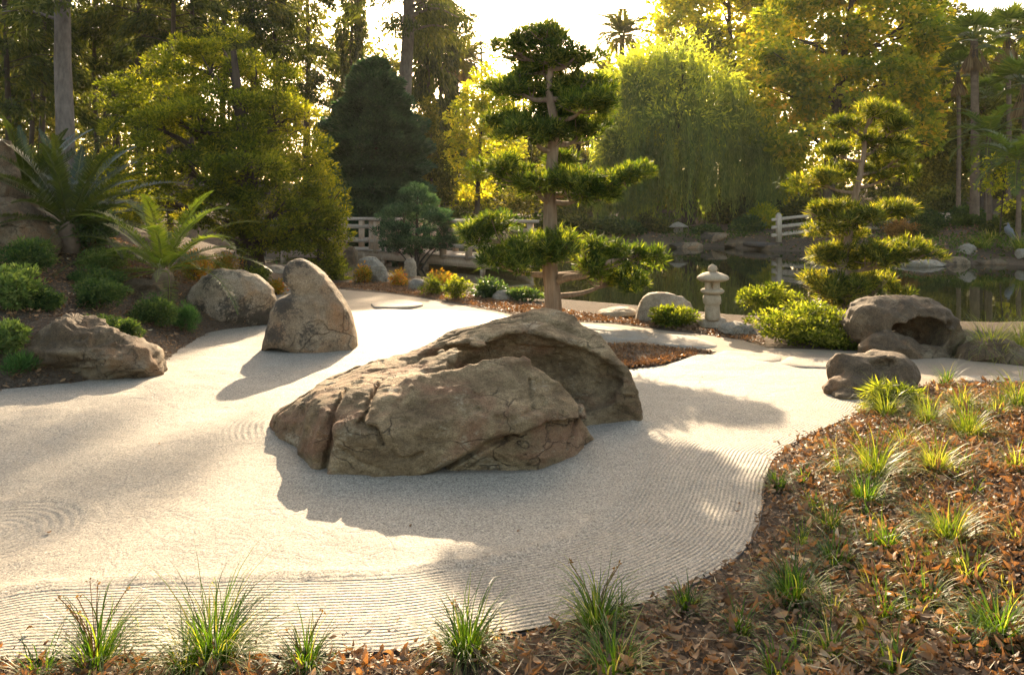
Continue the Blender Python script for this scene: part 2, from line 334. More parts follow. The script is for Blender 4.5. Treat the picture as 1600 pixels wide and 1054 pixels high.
M['lf_dead'] = G('fronds_dead', [(0.1, (0.10, 0.06, 0.035)), (0.5, (0.2, 0.125, 0.07)), (0.9, (0.32, 0.22, 0.13))], 0.3, (1.6, 1.3, 0.9))
M['lf_juniper'] = G('needles_juniper', [(0.1, (0.012, 0.026, 0.012)), (0.5, (0.032, 0.052, 0.017)), (0.9, (0.085, 0.105, 0.032))], 0.25, (1.8, 1.7, 0.8), patch=4, gain=1.75)
M['lf_light'] = G('leaves_light', [(0.1, (0.035, 0.055, 0.020)), (0.5, (0.085, 0.12, 0.042)), (0.9, (0.17, 0.19, 0.075))], 0.35, (1.8, 1.7, 0.7), patch=4, gain=1.5)
M['lf_gloss'] = G('leaves_glossy', [(0.1, (0.014, 0.026, 0.013)), (0.5, (0.034, 0.058, 0.026)), (0.9, (0.09, 0.11, 0.03))], 0.3, (2.0, 1.9, 0.7), 0.3, 0.5, patch=4, gain=1.7)
M['lf_azalea'] = G('leaves_azalea', [(0.1, (0.022, 0.034, 0.008)), (0.5, (0.075, 0.092, 0.018)), (0.9, (0.22, 0.215, 0.05))], 0.5, (2.1, 1.9, 0.6), patch=4)
M['lf_nandina'] = G('leaves_nandina', [(0.1, (0.07, 0.07, 0.018)), (0.45, (0.20, 0.15, 0.026)), (0.7, (0.30, 0.13, 0.03)), (0.95, (0.30, 0.06, 0.03))], 0.5, (2.0, 1.7, 0.7), patch=3)
M['lf_fern'] = G('leaves_fern', [(0.1, (0.03, 0.06, 0.02)), (0.5, (0.05, 0.105, 0.04)), (0.9, (0.09, 0.15, 0.055))], 0.35, (1.7, 1.7, 0.7), patch=4)
M['lf_blade'] = G('blades_sedge', [(0.15, (0.016, 0.036, 0.006)), (0.5, (0.045, 0.088, 0.012)), (0.8, (0.12, 0.15, 0.022)), (0.97, (0.36, 0.29, 0.16))], 0.4, (2.2, 2.0, 0.6), 0.45, 0.3, patch=2.5, gain=1.15)
M['lf_blade_gold'] = G('blades_golden', [(0.1, (0.045, 0.075, 0.012)), (0.5, (0.12, 0.15, 0.024)), (0.9, (0.36, 0.30, 0.12))], 0.42, (1.9, 1.7, 0.6), 0.45, 0.3, patch=2.5, gain=1.05)
M['litter'] = G('fallen_leaves', [(0.05, (0.035, 0.021, 0.014)), (0.35, (0.095, 0.057, 0.035)), (0.55, (0.16, 0.097, 0.058)), (0.72, (0.205, 0.108, 0.052)), (0.85, (0.29, 0.215, 0.145)), (1.0, (0.44, 0.37, 0.27))], 0.08, (1.8, 1.15, 0.6), 0.55, 0.2, patch=2, gain=1.6)
M['straw'] = G('dry_straw', [(0.1, (0.14, 0.10, 0.06)), (0.5, (0.30, 0.235, 0.15)), (0.9, (0.48, 0.41, 0.29))], 0.15, (1.5, 1.2, 0.8), 0.5, 0.3, gain=1.0)
M['lf_rust'] = G('leaves_rust', [(0.1, (0.09, 0.055, 0.025)), (0.5, (0.19, 0.11, 0.05)), (0.9, (0.30, 0.18, 0.08))], 0.4, (1.8, 1.4, 0.7), patch=3)
M['lf_far'] = G('leaves_far', [(0.1, (0.014, 0.018, 0.008)), (0.5, (0.045, 0.05, 0.016)), (0.9, (0.11, 0.10, 0.03))], 0.5, (2.3, 1.9, 0.7), patch=0.25, gain=1.8)
M['lf_moss'] = G('moss_green', [(0.1, (0.02, 0.035, 0.008)), (0.5, (0.05, 0.075, 0.015)), (0.9, (0.09, 0.12, 0.03))], 0.2)

# ------------------------------------------------------------------ terrain
def seg_dist(X, Y, poly, closed=False):
    q = list(poly) + ([poly[0]] if closed else []); d = np.full(np.shape(X), 1e9)
    for (ax, ay), (bx, by) in zip(q[:-1], q[1:]):
        dx, dy = bx - ax, by - ay; tt = np.clip(((X - ax) * dx + (Y - ay) * dy) / (dx * dx + dy * dy + 1e-12), 0, 1)
        d = np.minimum(d, np.hypot(X - ax - tt * dx, Y - ay - tt * dy))
    return d
def inside(X, Y, poly):
    r = np.zeros(np.shape(X), bool); n = len(poly)
    for k in range(n):
        (ax, ay), (bx, by) = poly[k], poly[(k + 1) % n]
        if ay == by: continue
        r ^= ((ay > Y) != (by > Y)) & (X < (bx - ax) * (Y - ay) / (by - ay) + ax)
    return r
def sdist(X, Y, poly): return seg_dist(X, Y, poly, True) * np.where(inside(X, Y, poly), 1, -1)   # positive inside
def smooth_poly(pts, n): return [tuple(p) for p in curve([(x, y, 0) for x, y in pts], n)[:, :2]]
WATER_Z = -0.35
W = lambda u, v: P2(u, v, WATER_Z)
POND = ([(-10.6, 27.0), (-9, 25.4), (-7, 24.4), (-4.6, 23.0), (-2.4, 21.0)] + [W(800, 462), W(860, 476), W(930, 488), W(1000, 494), W(1090, 503), W(1170, 512), W(1260, 508), W(1340, 505), W(1420, 520), W(1500, 522), W(1600, 518)]
        + [(13, 12.8), (22, 12), (32, 16), (32, 24), W(1640, 420), W(1570, 413), W(1500, 413), W(1440, 418), W(1390, 410), W(1330, 399), W(1260, 393), W(1190, 391), W(1120, 386), W(1050, 386), W(980, 384), W(900, 384)]
        + [(-2, 40), (-6, 38.5), (-9.5, 34.5), (-10.8, 31)])
MOUND = [(-5.6, 1.0), (-5.25, 4.0)] + [P2(-70, 640), P2(0, 612), P2(130, 598), P2(240, 580), P2(285, 545), P2(325, 521), P2(420, 507), P2(432, 480), P2(425, 455)] + [(-5.4, 18.5), (-6.4, 21.5), (-8.6, 26), (-12, 29), (-12, 40), (-9, 48), (-9, 150)]
MPOLY = MOUND + [(-160, 150), (-160, 1.0)]
BANK = [(-4.0, 1.0), (-2.6, 2.5)] + [P2(0, 1036), P2(200, 1031), P2(420, 1026), P2(600, 1022), P2(680, 1012), P2(800, 995), P2(880, 980), P2(950, 960), P2(1010, 945), P2(1060, 925), P2(1115, 896), P2(1155, 868), P2(1180, 835), P2(1190, 790), P2(1194, 752), P2(1210, 715), P2(1250, 688), P2(1300, 665), P2(1340, 645), P2(1352, 628)]
BED = BANK + [P2(1420, 606), P2(1500, 600), P2(1600, 603), (9, 7.3), (20, 7), (20, -4), (-4, -4)]
def Hs(X, Y):
    X = np.asarray(X, float); Y = np.asarray(Y, float)
    d = np.maximum(0, sdist(X, Y, MPOLY))
    amp = np.interp(Y, [0, 6, 12, 18, 24, 34, 60], [1.6, 2.0, 2.3, 2.2, 1.9, 2.2, 4.0])
    z = amp * (1 - np.exp(-d / 4.6)) + 0.05 * np.minimum(d, .5)
    db = np.maximum(0, sdist(X, Y, BED)); z = z + 0.16 * (1 - np.exp(-db / 1.6)) + 0.014 * np.clip(db / 0.12, 0, 1)
    z = z + np.where(d > .05, 1, 0) * 0.07 * np.minimum(1, d) * vnoise(np.stack([X * .9, Y * .9, X * 0], -1), 3)
    dp = sdist(X, Y, POND)
    far = np.maximum(0, Y - 30) * 0 + np.where((Y > 30) | (X > 14), np.clip(-dp, 0, 60), 0)
    z = z + np.where(Y > 22, 1, np.clip((X - 12) / 6, 0, 1)) * np.where(X > -9, 1, 0) * (0.10 * np.minimum(far, 10) + 0.055 * np.clip(far - 10, 0, 60))
    s = np.clip((dp + 1.1) / 1.1, 0, 1); s = s * s * (3 - 2 * s)       # bank slope
    z = z * (1 - s) + s * (WATER_Z - 0.04)
    z = z - 0.9 * np.clip(dp / 2.0, 0, 1)
    return z
def H(x, y): return float(Hs(np.array([x]), np.array([y]))[0])
def G_(u, v, guess=0.0):             # terrain point seen at photo coordinate (u, v)
    x, y, w = ray(u, v); ts = np.linspace(1.5, 120, 3000) ** 1.0
    X, Y, Z = x * ts, y * ts, CAM_H + w * ts
    k = np.argmax(Z < Hs(X, Y)); k = k if k > 0 else len(ts) - 1
    return np.array((X[k], Y[k], H(X[k], Y[k])))

def cdt_sheet(name, poly, step, mat, zfun, seed=0, attrs=None, seg=None, smooth=True, bumps=None):
    poly = np.array(poly); per = []
    for a, b in zip(poly, np.roll(poly, -1, 0)):
        k = max(1, int(np.hypot(*(b - a)) / (seg or step))); per += [a + (b - a) * i / k for i in range(k)]
    per = np.array(per); (x0, y0), (x1, y1) = poly.min(0), poly.max(0)
    gx, gy = np.meshgrid(np.arange(x0, x1, step), np.arange(y0, y1, step)); gx = gx + (np.arange(gx.shape[0])[:, None] % 2) * step / 2
    r = rng(seed); X = gx.ravel() + r.uniform(-.15, .15, gx.size) * step; Y = gy.ravel() + r.uniform(-.15, .15, gx.size) * step
    k = sdist(X, Y, [tuple(p) for p in poly]) > step * 0.5; X, Y = X[k], Y[k]
    pts = np.concatenate([per, np.stack([X, Y], 1)]); n = len(per)
    res = delaunay_2d_cdt([Vector(p) for p in pts], [(i, (i + 1) % n) for i in range(n)], [list(range(n))], 1, 1e-5)
    V = np.array([tuple(v) for v in res[0]]); F = np.array([f for f in res[2] if len(f) == 3])
    Z = zfun(V[:, 0], V[:, 1]); g = Geo(); g.add(np.column_stack([V, Z]), F)
    return g.build(name, mat, smooth=smooth, attrs={k: f(V[:, 0], V[:, 1]) for k, f in (attrs or {}).items()})

SAND = smooth_poly([(-5.6, 2.6), (-3.2, 2.72)] + BANK[2:-1], 60) + [P2(1350, 630), P2(1330, 612), P2(1318, 590), P2(1330, 572), P2(1230, 568), P2(1160, 558), P2(1090, 558), P2(1040, 572), P2(985, 578), P2(940, 560), P2(930, 510), P2(800, 492), P2(700, 484), P2(600, 485), P2(540, 487), P2(432, 495), P2(425, 506), P2(325, 519), P2(285, 543), P2(240, 580), P2(130, 598), P2(0, 612), P2(-70, 640), (-5.25, 4.0)]
PATH = [P2(330, 522), P2(425, 503), P2(432, 478), P2(425, 455), P2(430, 440), P2(470, 446), P2(540, 452), P2(600, 458), P2(660, 466), P2(730, 478), P2(800, 492), P2(870, 503), P2(960, 507), P2(1080, 521), P2(1160, 532), P2(1200, 545), P2(1345, 549), P2(1500, 562), P2(1600, 573), P2(1760, 590), P2(1780, 622), P2(1600, 603), P2(1500, 600), P2(1420, 606), P2(1335, 606), P2(1320, 572), P2(1200, 575), P2(1090, 566), P2(1120, 550), P2(1060, 546), P2(960, 538), P2(900, 540), P2(800, 505), P2(700, 500), P2(560, 500), P2(440, 520)]
FOOT = [(-1.9, 6.08), (-1.27, 4.91), (-0.8, 4.89), (0.24, 4.99), (0.65, 5.73), (0.98, 6.23), (0.9, 7.03), (0.0, 7.43), (-1.2, 7.13)]
def in_sand(X, Y): return sdist(X, Y, SAND)
def base_z(X, Y):
    X = np.asarray(X, float); Y = np.asarray(Y, float)
    ds = np.maximum(sdist(X, Y, SAND), sdist(X, Y, PATH))
    return Hs(X, Y) - 0.05 * np.clip((ds - 0.02) / 0.12, 0, 1)
def grid_axis(a, b, fine0, fine1, s0, grow=1.09):
    c = list(np.arange(fine0, fine1 + s0 / 2, s0)); s = s0
    while c[-1] < b: s *= grow; c.append(c[-1] + s)
    s = s0
    while c[0] > a: s *= grow; c.insert(0, c[0] - s)
    return np.array(c)
gx = grid_axis(-150, 150, -8, 9, 0.12); gy = grid_axis(-12, 220, 2, 17, 0.12)
GX, GY = np.meshgrid(gx, gy); GZ = base_z(GX, GY)
g = Geo(); nx = len(gx); i = (np.arange(len(gy) - 1)[:, None] * nx + np.arange(nx - 1)[None]).ravel()
g.add(np.stack([GX, GY, GZ], -1).reshape(-1, 3), np.stack([i, i + 1, i + 1 + nx, i + nx], 1))
tag(g.build('ground', M['mulch'], smooth=True), kind='structure')
C1 = P2(-25, 838); C2 = P2(395, 700)
FRONT = BANK[1:]
def a_edge(X, Y):
    d = seg_dist(X, Y, FRONT); w = np.interp(X, [-3, 0, 1.0, 2.2], [0.56, 0.62, 0.85, 1.0]); lim = np.clip((w - d) / 0.05, 0, 1)
    return lim * np.clip((7.2 - Y) / 0.8, 0, 1)
def a_ring(X, Y):
    d = seg_dist(X, Y, FOOT, True); m = np.clip((X - 0.0) / 0.5, 0, 1) * np.clip((6.9 - Y) / .6, 0, 1) * np.clip((d - .12) / .1, 0, 1) * np.clip((1.75 - d) / 0.3, 0, 1)
    return 0.55 * m * (1 - np.clip(a_edge(X, Y), 0, 1))
def d_round(X, Y): return np.hypot(X - C1[0], (Y - C1[1]))
def a_round(X, Y): d = d_round(X, Y); return .6 * np.clip((0.47 - d) / 0.04, 0, 1)
def d_comb(X, Y): return (X - C2[0]) * 0.93 + 0.18 * np.sin((Y - C2[1]) * 2.4)
def a_comb(X, Y): return 0.7 * np.clip((0.42 - np.abs(X - C2[0])) / .2, 0, 1) * np.clip((1.3 - np.abs(Y - C2[1])) / .3, 0, 1) * (0.5 + 0.5 * np.sign(np.sin(Y * 3.3)))
def lip(d, d0, w=0.028): return np.exp(-((d - d0) / w) ** 2)
def sand_z(X, Y):
    e = seg_dist(X, Y, FRONT); w = np.interp(X, [-3, 0, 1.0, 2.2], [0.56, 0.62, 0.85, 1.0])
    p = np.stack([X, Y, X * 0], -1)
    z = 0.012 + 0.012 * vnoise(p * 0.9, 5) + 0.006 * fbm(p * 2.6, 8, 3) + 0.004 * ridged(p * np.array((1.1, 2.2, 1)), 12, 3) * np.clip(1 - a_edge(X, Y), 0, 1)
    z = z + (0.024 * lip(e, w + .03)) * np.clip((7 - Y) / 1, 0, 1) * np.clip(1.5 - X, 0, 1) + 0.012 * lip(d_round(X, Y), 0.49)
    z = z + 0.035 * np.exp(-np.maximum(0, seg_dist(X, Y, FOOT, True)) / 0.12)
    return z
tag(cdt_sheet('sand', SAND, 0.05, M['sand'], sand_z, 1, dict(d_edge=lambda X, Y: seg_dist(X, Y, FRONT), a_edge=a_edge, d_ring=lambda X, Y: seg_dist(X, Y, FOOT, True), a_ring=a_ring, d_round=d_round, a_round=a_round, d_comb=d_comb, a_comb=a_comb), seg=0.05), kind='structure')
tag(cdt_sheet('path', PATH, 0.12, M['path'], lambda X, Y: np.where(in_sand(X, Y) > 0.1, -0.035, 0.002 + 0.01 * vnoise(np.stack([X, Y, X * 0], -1) * 1.5, 9)) , 2), kind='structure')
g = Geo(); xs = np.linspace(-40, 40, 41); ys = np.linspace(8, 46, 20); A, B = np.meshgrid(xs, ys)
i = (np.arange(19)[:, None] * 41 + np.arange(40)[None]).ravel()
g.add(np.stack([A, B, A * 0 + WATER_Z], -1).reshape(-1, 3), np.stack([i, i + 1, i + 42, i + 41], 1)); tag(g.build('water', M['water']), kind='structure')
# thin steel edging along the bed
g = Geo(); e = np.array(smooth_poly(BANK[1:], 120)); t_ = nrm(np.gradient(e, axis=0)); nn = np.stack([t_[:, 1], -t_[:, 0]], 1)
o0 = e + nn * 0.004; o1 = e + nn * 0.009; wz = 0.013 + 0.006 * vnoise(np.column_stack([e * 1.3, e[:, 0] * 0]), 4)
V = np.stack([np.column_stack([o0, 0 * wz - .06]), np.column_stack([o0, wz]), np.column_stack([o1, wz]), np.column_stack([o1, 0 * wz - .06])], 1).reshape(-1, 3)
i = np.arange(len(e) - 1) * 4
g.add(V, np.concatenate([np.stack([i + k, i + k + 1, i + k + 5, i + k + 4], 1) for k in range(3)]))
tag(g.build('garden_edging', M['edging']), 'thin dark edging strip curving between the pale sand and the mulch bed', 'edging')

# ------------------------------------------------------------------ rocks
def rock_from_rows(name, label, rows, mat, depth=0.8, seed=0, noise=0.05, facets=10, cat='rock', power=2.6, vbase=None, group=None, zb=None, nz=46, nt=96, sink=0.12, lean=0.0, fmin=0.72, water=False):
    """rows: (v, u_left, u_right) of the rock's outline from its top down; it gets its own depth and thickness"""
    rows = sorted(rows); vb = vbase or rows[-1][0]; um = (rows[-1][1] + rows[-1][2]) / 2
    if water: gp = P(um, vb, WATER_Z); zg = WATER_Z
    else: gp = G_(um, vb); zg = gp[2]
    if zb is not None: gp = P(um, vb, zb); zg = zb
    wid = max((r[2] - r[1]) for r in rows) / FPX * gp[1]
    hd = wid * depth / 2; Dc = gp[1] + hd * 0.9
    pts = [(PD(a, v, Dc)[0], PD(b, v, Dc)[0], PD((a + b) / 2, v, Dc)[2]) for v, a, b in rows]
    pts = sorted(pts, key=lambda q: q[2]); zs = np.array([q[2] for q in pts]); L = np.array([q[0] for q in pts]); R = np.array([q[1] for q in pts])
    z0 = zg - sink; zt = zs[-1]
    f = np.linspace(0, 1, nz); zz = z0 + (zt - z0) * (1 - (1 - f) ** 1.6)
    l = np.interp(zz, zs, L); r = np.interp(zz, zs, R); c = (l + r) / 2; hw = np.maximum((r - l) / 2, 0.004)
    hmax = hw.max(); hy = hd * np.clip(hw / hmax, 0.02, 1) ** 0.8
    th = np.linspace(0, 2 * PI, nt, endpoint=False); ct, st = np.cos(th), np.sin(th)
    sx = np.sign(ct) * np.abs(ct) ** (2 / power); sy = np.sign(st) * np.abs(st) ** (2 / power)
    V = np.stack([c[:, None] + hw[:, None] * sx, Dc + hy[:, None] * sy + lean * (zz[:, None] - zg), np.broadcast_to(zz[:, None], (nz, nt))], -1).reshape(-1, 3)
    top = len(V); V = np.vstack([V, [[c[-1], Dc + lean * (zt - zg), zt + 0.01]]])
    rr = rng(seed); cen = np.array((c.mean(), Dc, zg + (zt - zg) * .4)); ext = np.array((hmax, hd, (zt - zg) * .62))
    q = (V - cen) / ext
    for k in range(facets):
        n = nrm(rr.normal(size=3) * np.array((.8, 1, .8))); dd = rr.uniform(fmin, 1.02); s_ = q @ n - dd
        q = q - np.where(s_ > 0, s_ * 0.94, 0)[:, None] * n
    V = q * ext + cen
    sc = max(wid, zt - zg)
    nn = nrm((V - cen) / ext ** 2)
    amp = noise * sc
    disp = amp * (0.7 * fbm(V / sc * 2.2 + seed, seed, 3) + 0.42 * ridged(V / sc * np.array((2.6, 2.6, 6.5)) + seed, seed + 9, 4) - 0.1 + 0.22 * ridged(V / sc * 11, seed + 5, 3))
    V = V + nn * disp[:, None]
    i = (np.arange(nz - 1)[:, None] * nt + np.arange(nt)[None]); j = np.arange(nz - 1)[:, None] * nt + (np.arange(nt)[None] + 1) % nt
    g = Geo(); g.add(V, np.stack([i, j, j + nt, i + nt], -1).reshape(-1, 4))
    k = (nz - 1) * nt + np.arange(nt); g.F.append(np.stack([k, (nz - 1) * nt + (np.arange(nt) + 1) % nt, np.full(nt, top)], 1)); g.R.append(np.full(nt, .5, np.float32))
    o = g.build(name, mat, smooth=True, loc=(cen[0], cen[1], zg)); return tag(o, label, cat, group)
def surface_nets(val, org, h):
    """closed surface where val = 0 (negative inside)"""
    nx, ny, nz = val.shape; s = val < 0
    c = np.zeros((nx - 1, ny - 1, nz - 1), int)
    for a in (0, 1):
        for b in (0, 1):
            for d in (0, 1): c += s[a:nx - 1 + a, b:ny - 1 + b, d:nz - 1 + d]
    act = (c > 0) & (c < 8); idx = np.full(act.shape, -1); idx[act] = np.arange(act.sum()); I = np.argwhere(act)
    acc = np.zeros((len(I), 3)); cnt = np.zeros(len(I))
    cor = [(a, b, d) for a in (0, 1) for b in (0, 1) for d in (0, 1)]
    for A in cor:
        for ax in range(3):
            if A[ax]: continue
            B = list(A); B[ax] = 1
            va = val[I[:, 0] + A[0], I[:, 1] + A[1], I[:, 2] + A[2]]; vb = val[I[:, 0] + B[0], I[:, 1] + B[1], I[:, 2] + B[2]]
            m = (va < 0) != (vb < 0); tt = np.where(m, va / np.where(m, va - vb, 1), 0)
            p = np.tile(np.array(A, float), (len(I), 1)); p[:, ax] = tt; acc[m] += p[m]; cnt[m] += 1
    V = (I + acc / cnt[:, None]) * h + org; F = []
    for ax in range(3):
        sl0 = [slice(1, -1)] * 3; sl1 = [slice(1, -1)] * 3; sl0[ax] = slice(0, -1); sl1[ax] = slice(1, None)
        a, b = s[tuple(sl0)], s[tuple(sl1)]; E = np.argwhere(a != b); flip = a[tuple(E.T)]
        E = E + np.array([0 if k == ax else 1 for k in range(3)]); u, w = [k for k in range(3) if k != ax]
        def at(du, dw):
            J = E.copy(); J[:, u] += du; J[:, w] += dw; J = np.clip(J, 0, np.array(idx.shape) - 1); return idx[tuple(J.T)]
        q = np.stack([at(-1, -1), at(0, -1), at(0, 0), at(-1, 0)], 1)
        if ax == 1: flip = ~flip
        q = np.where(flip[:, None], q, q[:, ::-1]); F.append(q[(q >= 0).all(1)])
    return V, np.concatenate(F)
def hull_planes(pts):
    bm = bmesh.new()
    for p in pts: bm.verts.new(p)
    bmesh.ops.convex_hull(bm, input=bm.verts); bm.normal_update(); cen = Vector(np.mean(pts, 0)); out = {}
    for f in bm.faces:
        n = f.normal.copy(); d = n.dot(f.verts[0].co)
        if n.dot(cen) > d: n, d = -n, -d
        out[tuple(round(x, 2) for x in (*n, d))] = (np.array(n), d)
    bm.free(); return list(out.values())
def smax(a, b, k): h = np.clip(0.5 + 0.5 * (a - b) / k, 0, 1); return b * (1 - h) + a * h + k * h * (1 - h)
def smin(a, b, k): return -smax(-a, -b, k)
def poly_sdf(X, planes, k=0.05):
    o = None
    for n, d in planes:
        s = (X @ n.astype(np.float32)) - np.float32(d); o = s if o is None else smax(o, s, k)
    return o
def ell(X, c, r):
    q = (X - np.array(c, np.float32)) / np.array(r, np.float32); l = np.linalg.norm(q, axis=-1); return (l - 1) * min(r) * 0.9
def gridpts(lo, hi, h):
    ax = [np.arange(a, b, h, dtype=np.float32) for a, b in zip(lo, hi)]; return np.stack(np.meshgrid(*ax, indexing='ij'), -1)

def main_boulder():
    h = 0.0145; lo = (-2.1, 4.5, -0.2); X = gridpts(lo, (1.25, 7.6, 1.0), h)
    wv = np.stack([fbm(X[..., :] * 1.6, 31, 2), fbm(X * 1.6 + 40, 35, 2), fbm(X * 1.6 + 80, 38, 2)], -1) * 0.035
    Y = X + wv
    zb = -0.18
    A = [(-1.9, 5.95, zb), (-1.27, 4.76, zb), (-0.9, 4.85, zb), (0.95, 5.85, zb), (1.04, 6.1, zb), (0.95, 6.9, zb), (0, 7.35, zb), (-1.2, 7.0, zb), (-1.7, 6.5, zb),
         (-1.80, 5.95, .10), (-1.2, 5.0, .40), (-1.42, 5.55, .36), (-1.38, 6.1, .36), (-0.62, 6.5, .60), (-0.2, 6.65, .73), (0.21, 6.65, .80), (0.55, 6.5, .77), (0.72, 6.35, .66), (0.9, 6.15, .42), (1.0, 6.1, .1), (0.3, 6.95, .6), (-0.7, 5.6, .50), (0.2, 5.9, .56)]
    B = [(-1.16, 4.74, zb), (-0.8, 4.72, zb), (0.2, 4.82, zb), (0.56, 5.15, zb), (0.68, 5.6, zb), (0.45, 5.85, zb), (-0.6, 5.85, zb), (-1.1, 5.4, zb),
         (-1.12, 4.85, .30), (-1.06, 5.15, .42), (-0.7, 5.2, .53), (-0.35, 5.3, .62), (-0.05, 5.35, .66), (0.2, 5.35, .58), (0.42, 5.4, .40), (0.58, 5.45, .22), (0.0, 4.92, .36), (-0.55, 4.84, .34), (0.4, 5.1, .18), (-0.9, 4.78, .22)]
    a = poly_sdf(Y, hull_planes(A), 0.03); b = poly_sdf(Y, hull_planes(B), 0.04)
    cave = smin(ell(Y, (0.20, 6.02, .36), (.70, .50, .325)), ell(Y, (0.26, 5.68, .52), (.72, .44, .40)), 0.04)
    cave = smin(cave, ell(Y, (0.80, 5.66, .25), (.42, .42, .6)), 0.06)
    cave = smin(cave, ell(Y, (-0.46, 6.02, .53), (.34, .22, .11)), 0.03)
    a = smax(a, -cave, 0.035)
    a = smax(a, -ell(Y, (0.3, 5.70, .8), (.62, .40, .30)), 0.03)
    s = smin(a, b, 0.03)
    # undercut and hollow in the front face
    s = smax(s, -ell(Y, (-0.18, 4.62, .05), (.36, .22, .10)), 0.04)
    s = smax(s, -ell(Y, (0.22, 4.76, .22), (.26, .10, .075)), 0.05)
    s = smax(s, -ell(Y, (-0.02, 5.08, .72), (.22, .26, .10)), 0.06)     # dip behind the front crest
    # cracks and ledges of the front face, given in x and height
    fx = lambda u, v: ((u - 800) / FPX * 5.03, CAM_H - (v - HORIZON) / FPX * 5.03)
    front = np.clip((5.55 - Y[..., 1]) / .15, 0, 1); x_, z_ = Y[..., 0], Y[..., 2]
    for pts, dep, w in (([(522, 632), (517, 660), (521, 690), (515, 730), (512, 752)], .07, .016), ([(577, 622), (573, 648), (563, 660), (590, 664), (598, 682)], .06, .013), ([(612, 690), (617, 702), (640, 704), (656, 697)], .04, .010),
                        ([(600, 756), (650, 742), (690, 722), (760, 692), (800, 684)], .09, .022), ([(902, 636), (918, 660), (912, 692), (880, 720)], .035, .010), ([(830, 612), (827, 650)], .03, .008), ([(740, 640), (790, 655), (850, 645)], .02, .012), ([(545, 700), (570, 712), (600, 716)], .03, .012)):
        s = s + front * (dep * np.exp(-(seg_dist(x_, z_, [fx(*p) for p in pts]) / w) ** 2)).astype(np.float32)
    lx = np.array([fx(u, v) for u, v in ((560, 765), (640, 745), (700, 715), (770, 688), (850, 668), (900, 672), (960, 700))])
    zl = np.interp(x_, lx[:, 0], lx[:, 1]); s = s + front * (.075 * np.clip((zl - z_) / .025, 0, 1) * np.clip((x_ + .75) / .1, 0, 1) * np.clip((zl + .02) / .1, 0, 1)).astype(np.float32)
    x1 = fx(517, 0)[0]; s = s + front * .03 * np.clip((x1 - x_) / .02, 0, 1).astype(np.float32)
    back = np.clip((Y[..., 1] - 5.3) / .2, 0, 1)
    for pts, dep, w in (([(-1.7, 5.75), (-1.35, 5.95), (-1.15, 6.2), (-.95, 6.3)], .05, .018), ([(-1.1, 5.75), (-.7, 5.95), (-.45, 6.3)], .03, .02), ([(-.6, 6.38), (-.2, 6.42), (.2, 6.45), (.6, 6.3)], .04, .02), ([(-.9, 6.55), (-.3, 6.62), (.1, 6.55)], .03, .02)):
        s = s + back * (dep * np.exp(-(seg_dist(x_, Y[..., 1], pts) / w) ** 2)).astype(np.float32)
    P0 = X.reshape(-1, 3)
    near = np.abs(s.ravel()) < 0.12; disp = np.zeros(len(P0), np.float32); Q = P0[near]
    disp[near] = 0.020 * fbm(Q * 2.4, 3, 2) + 0.013 * ridged(Q @ np.array(((1.6, 0, .5), (0, 1.6, .9), (-1.0, -.6, 5.5))) + 0.5 * vnoise(Q * 2, 8)[:, None], 14, 4) + 0.008 * ridged(Q @ np.array(((5, 0, 2), (0, 5, 2.5), (-2.5, -2, 9))) + .6 * vnoise(Q * 5, 3)[:, None], 44, 3) + 0.007 * fbm(Q * 17, 21, 3)
    s = s - disp.reshape(s.shape)
    s = smax(s, -(X[..., 2] + 0.15), 0.001)
    V, F = surface_nets(s, np.array(lo), h); g = Geo(); g.add(V + (0, .13, 0), F)
    o = g.build('boulder', M['boulder'], smooth=True, loc=(-.4, 5.8, 0))
    tag(o, 'huge brown boulder with a hollow cleft resting in the raked sand', 'boulder')
main_boulder()
R_ = rock_from_rows
R_('standing_stone', 'tall leaning stone standing upright in the raked sand, lichen on its left side', [(405, 462, 474), (408, 454, 482), (416, 447, 492), (428, 445, 504), (440, 447, 514), (450, 457, 522), (458, 458, 528), (466, 438, 533), (485, 427, 545), (505, 422, 551), (525, 417, 555), (545, 413, 556), (553, 413, 556)], M['rock_stand'], 0.7, 3, 0.016, 4, 'standing stone', fmin=0.86, nz=70, nt=110, power=3.4)
R_('rock', 'long low brown rock where the planted slope meets the sand', [(503, 90, 120), (508, 60, 160), (520, 42, 190), (540, 38, 215), (558, 40, 235), (575, 45, 246), (598, 60, 200)], M['rock_brown'], 0.55, 7, 0.10, 16, vbase=600, fmin=.62)
R_('rock', 'wide pale rock with dark lichen blotches behind the standing stone', [(424, 335, 375), (432, 320, 400), (445, 303, 415), (462, 291, 425), (480, 290, 432), (512, 300, 435)], M['rock_tan'], 0.6, 12, 0.035, 10, vbase=512)
R_('rock', 'flat dark slab of rock lying between shrubs on the slope', [(437, 205, 232), (444, 197, 255), (455, 196, 270), (470, 205, 272)], M['rock_brown'], 0.6, 17, 0.05, 12, vbase=472)
R_('boulder', 'large grey boulder sloping down the planted hillside', [(308, -40, 12), (322, -50, 40), (345, -60, 62), (370, -60, 80), (395, -60, 92)], M['rock_brown'], 0.7, 22, 0.04, 12, vbase=398)
R_('rock', 'squared upright rock standing on top of the grey hillside boulder', [(220, -25, 22), (225, -30, 23), (260, -30, 26), (285, -30, 35), (320, -35, 37), (350, -35, 40)], M['rock_brown'], 0.8, 27, 0.02, 8, vbase=380, power=4)
R_('rock', 'rounded light grey rock among nandinas near the path', [(401, 572, 590), (406, 563, 597), (415, 558, 603), (428, 557, 605), (440, 560, 604)], M['rock_grey'], 0.8, 31, 0.03, 8, vbase=442)
R_('rock', 'upright narrow brown rock under the bridge end', [(387, 541, 552), (395, 538, 557), (408, 536, 561), (420, 535, 562)], M['rock_brown'], 0.8, 36, 0.04, 8, vbase=422)
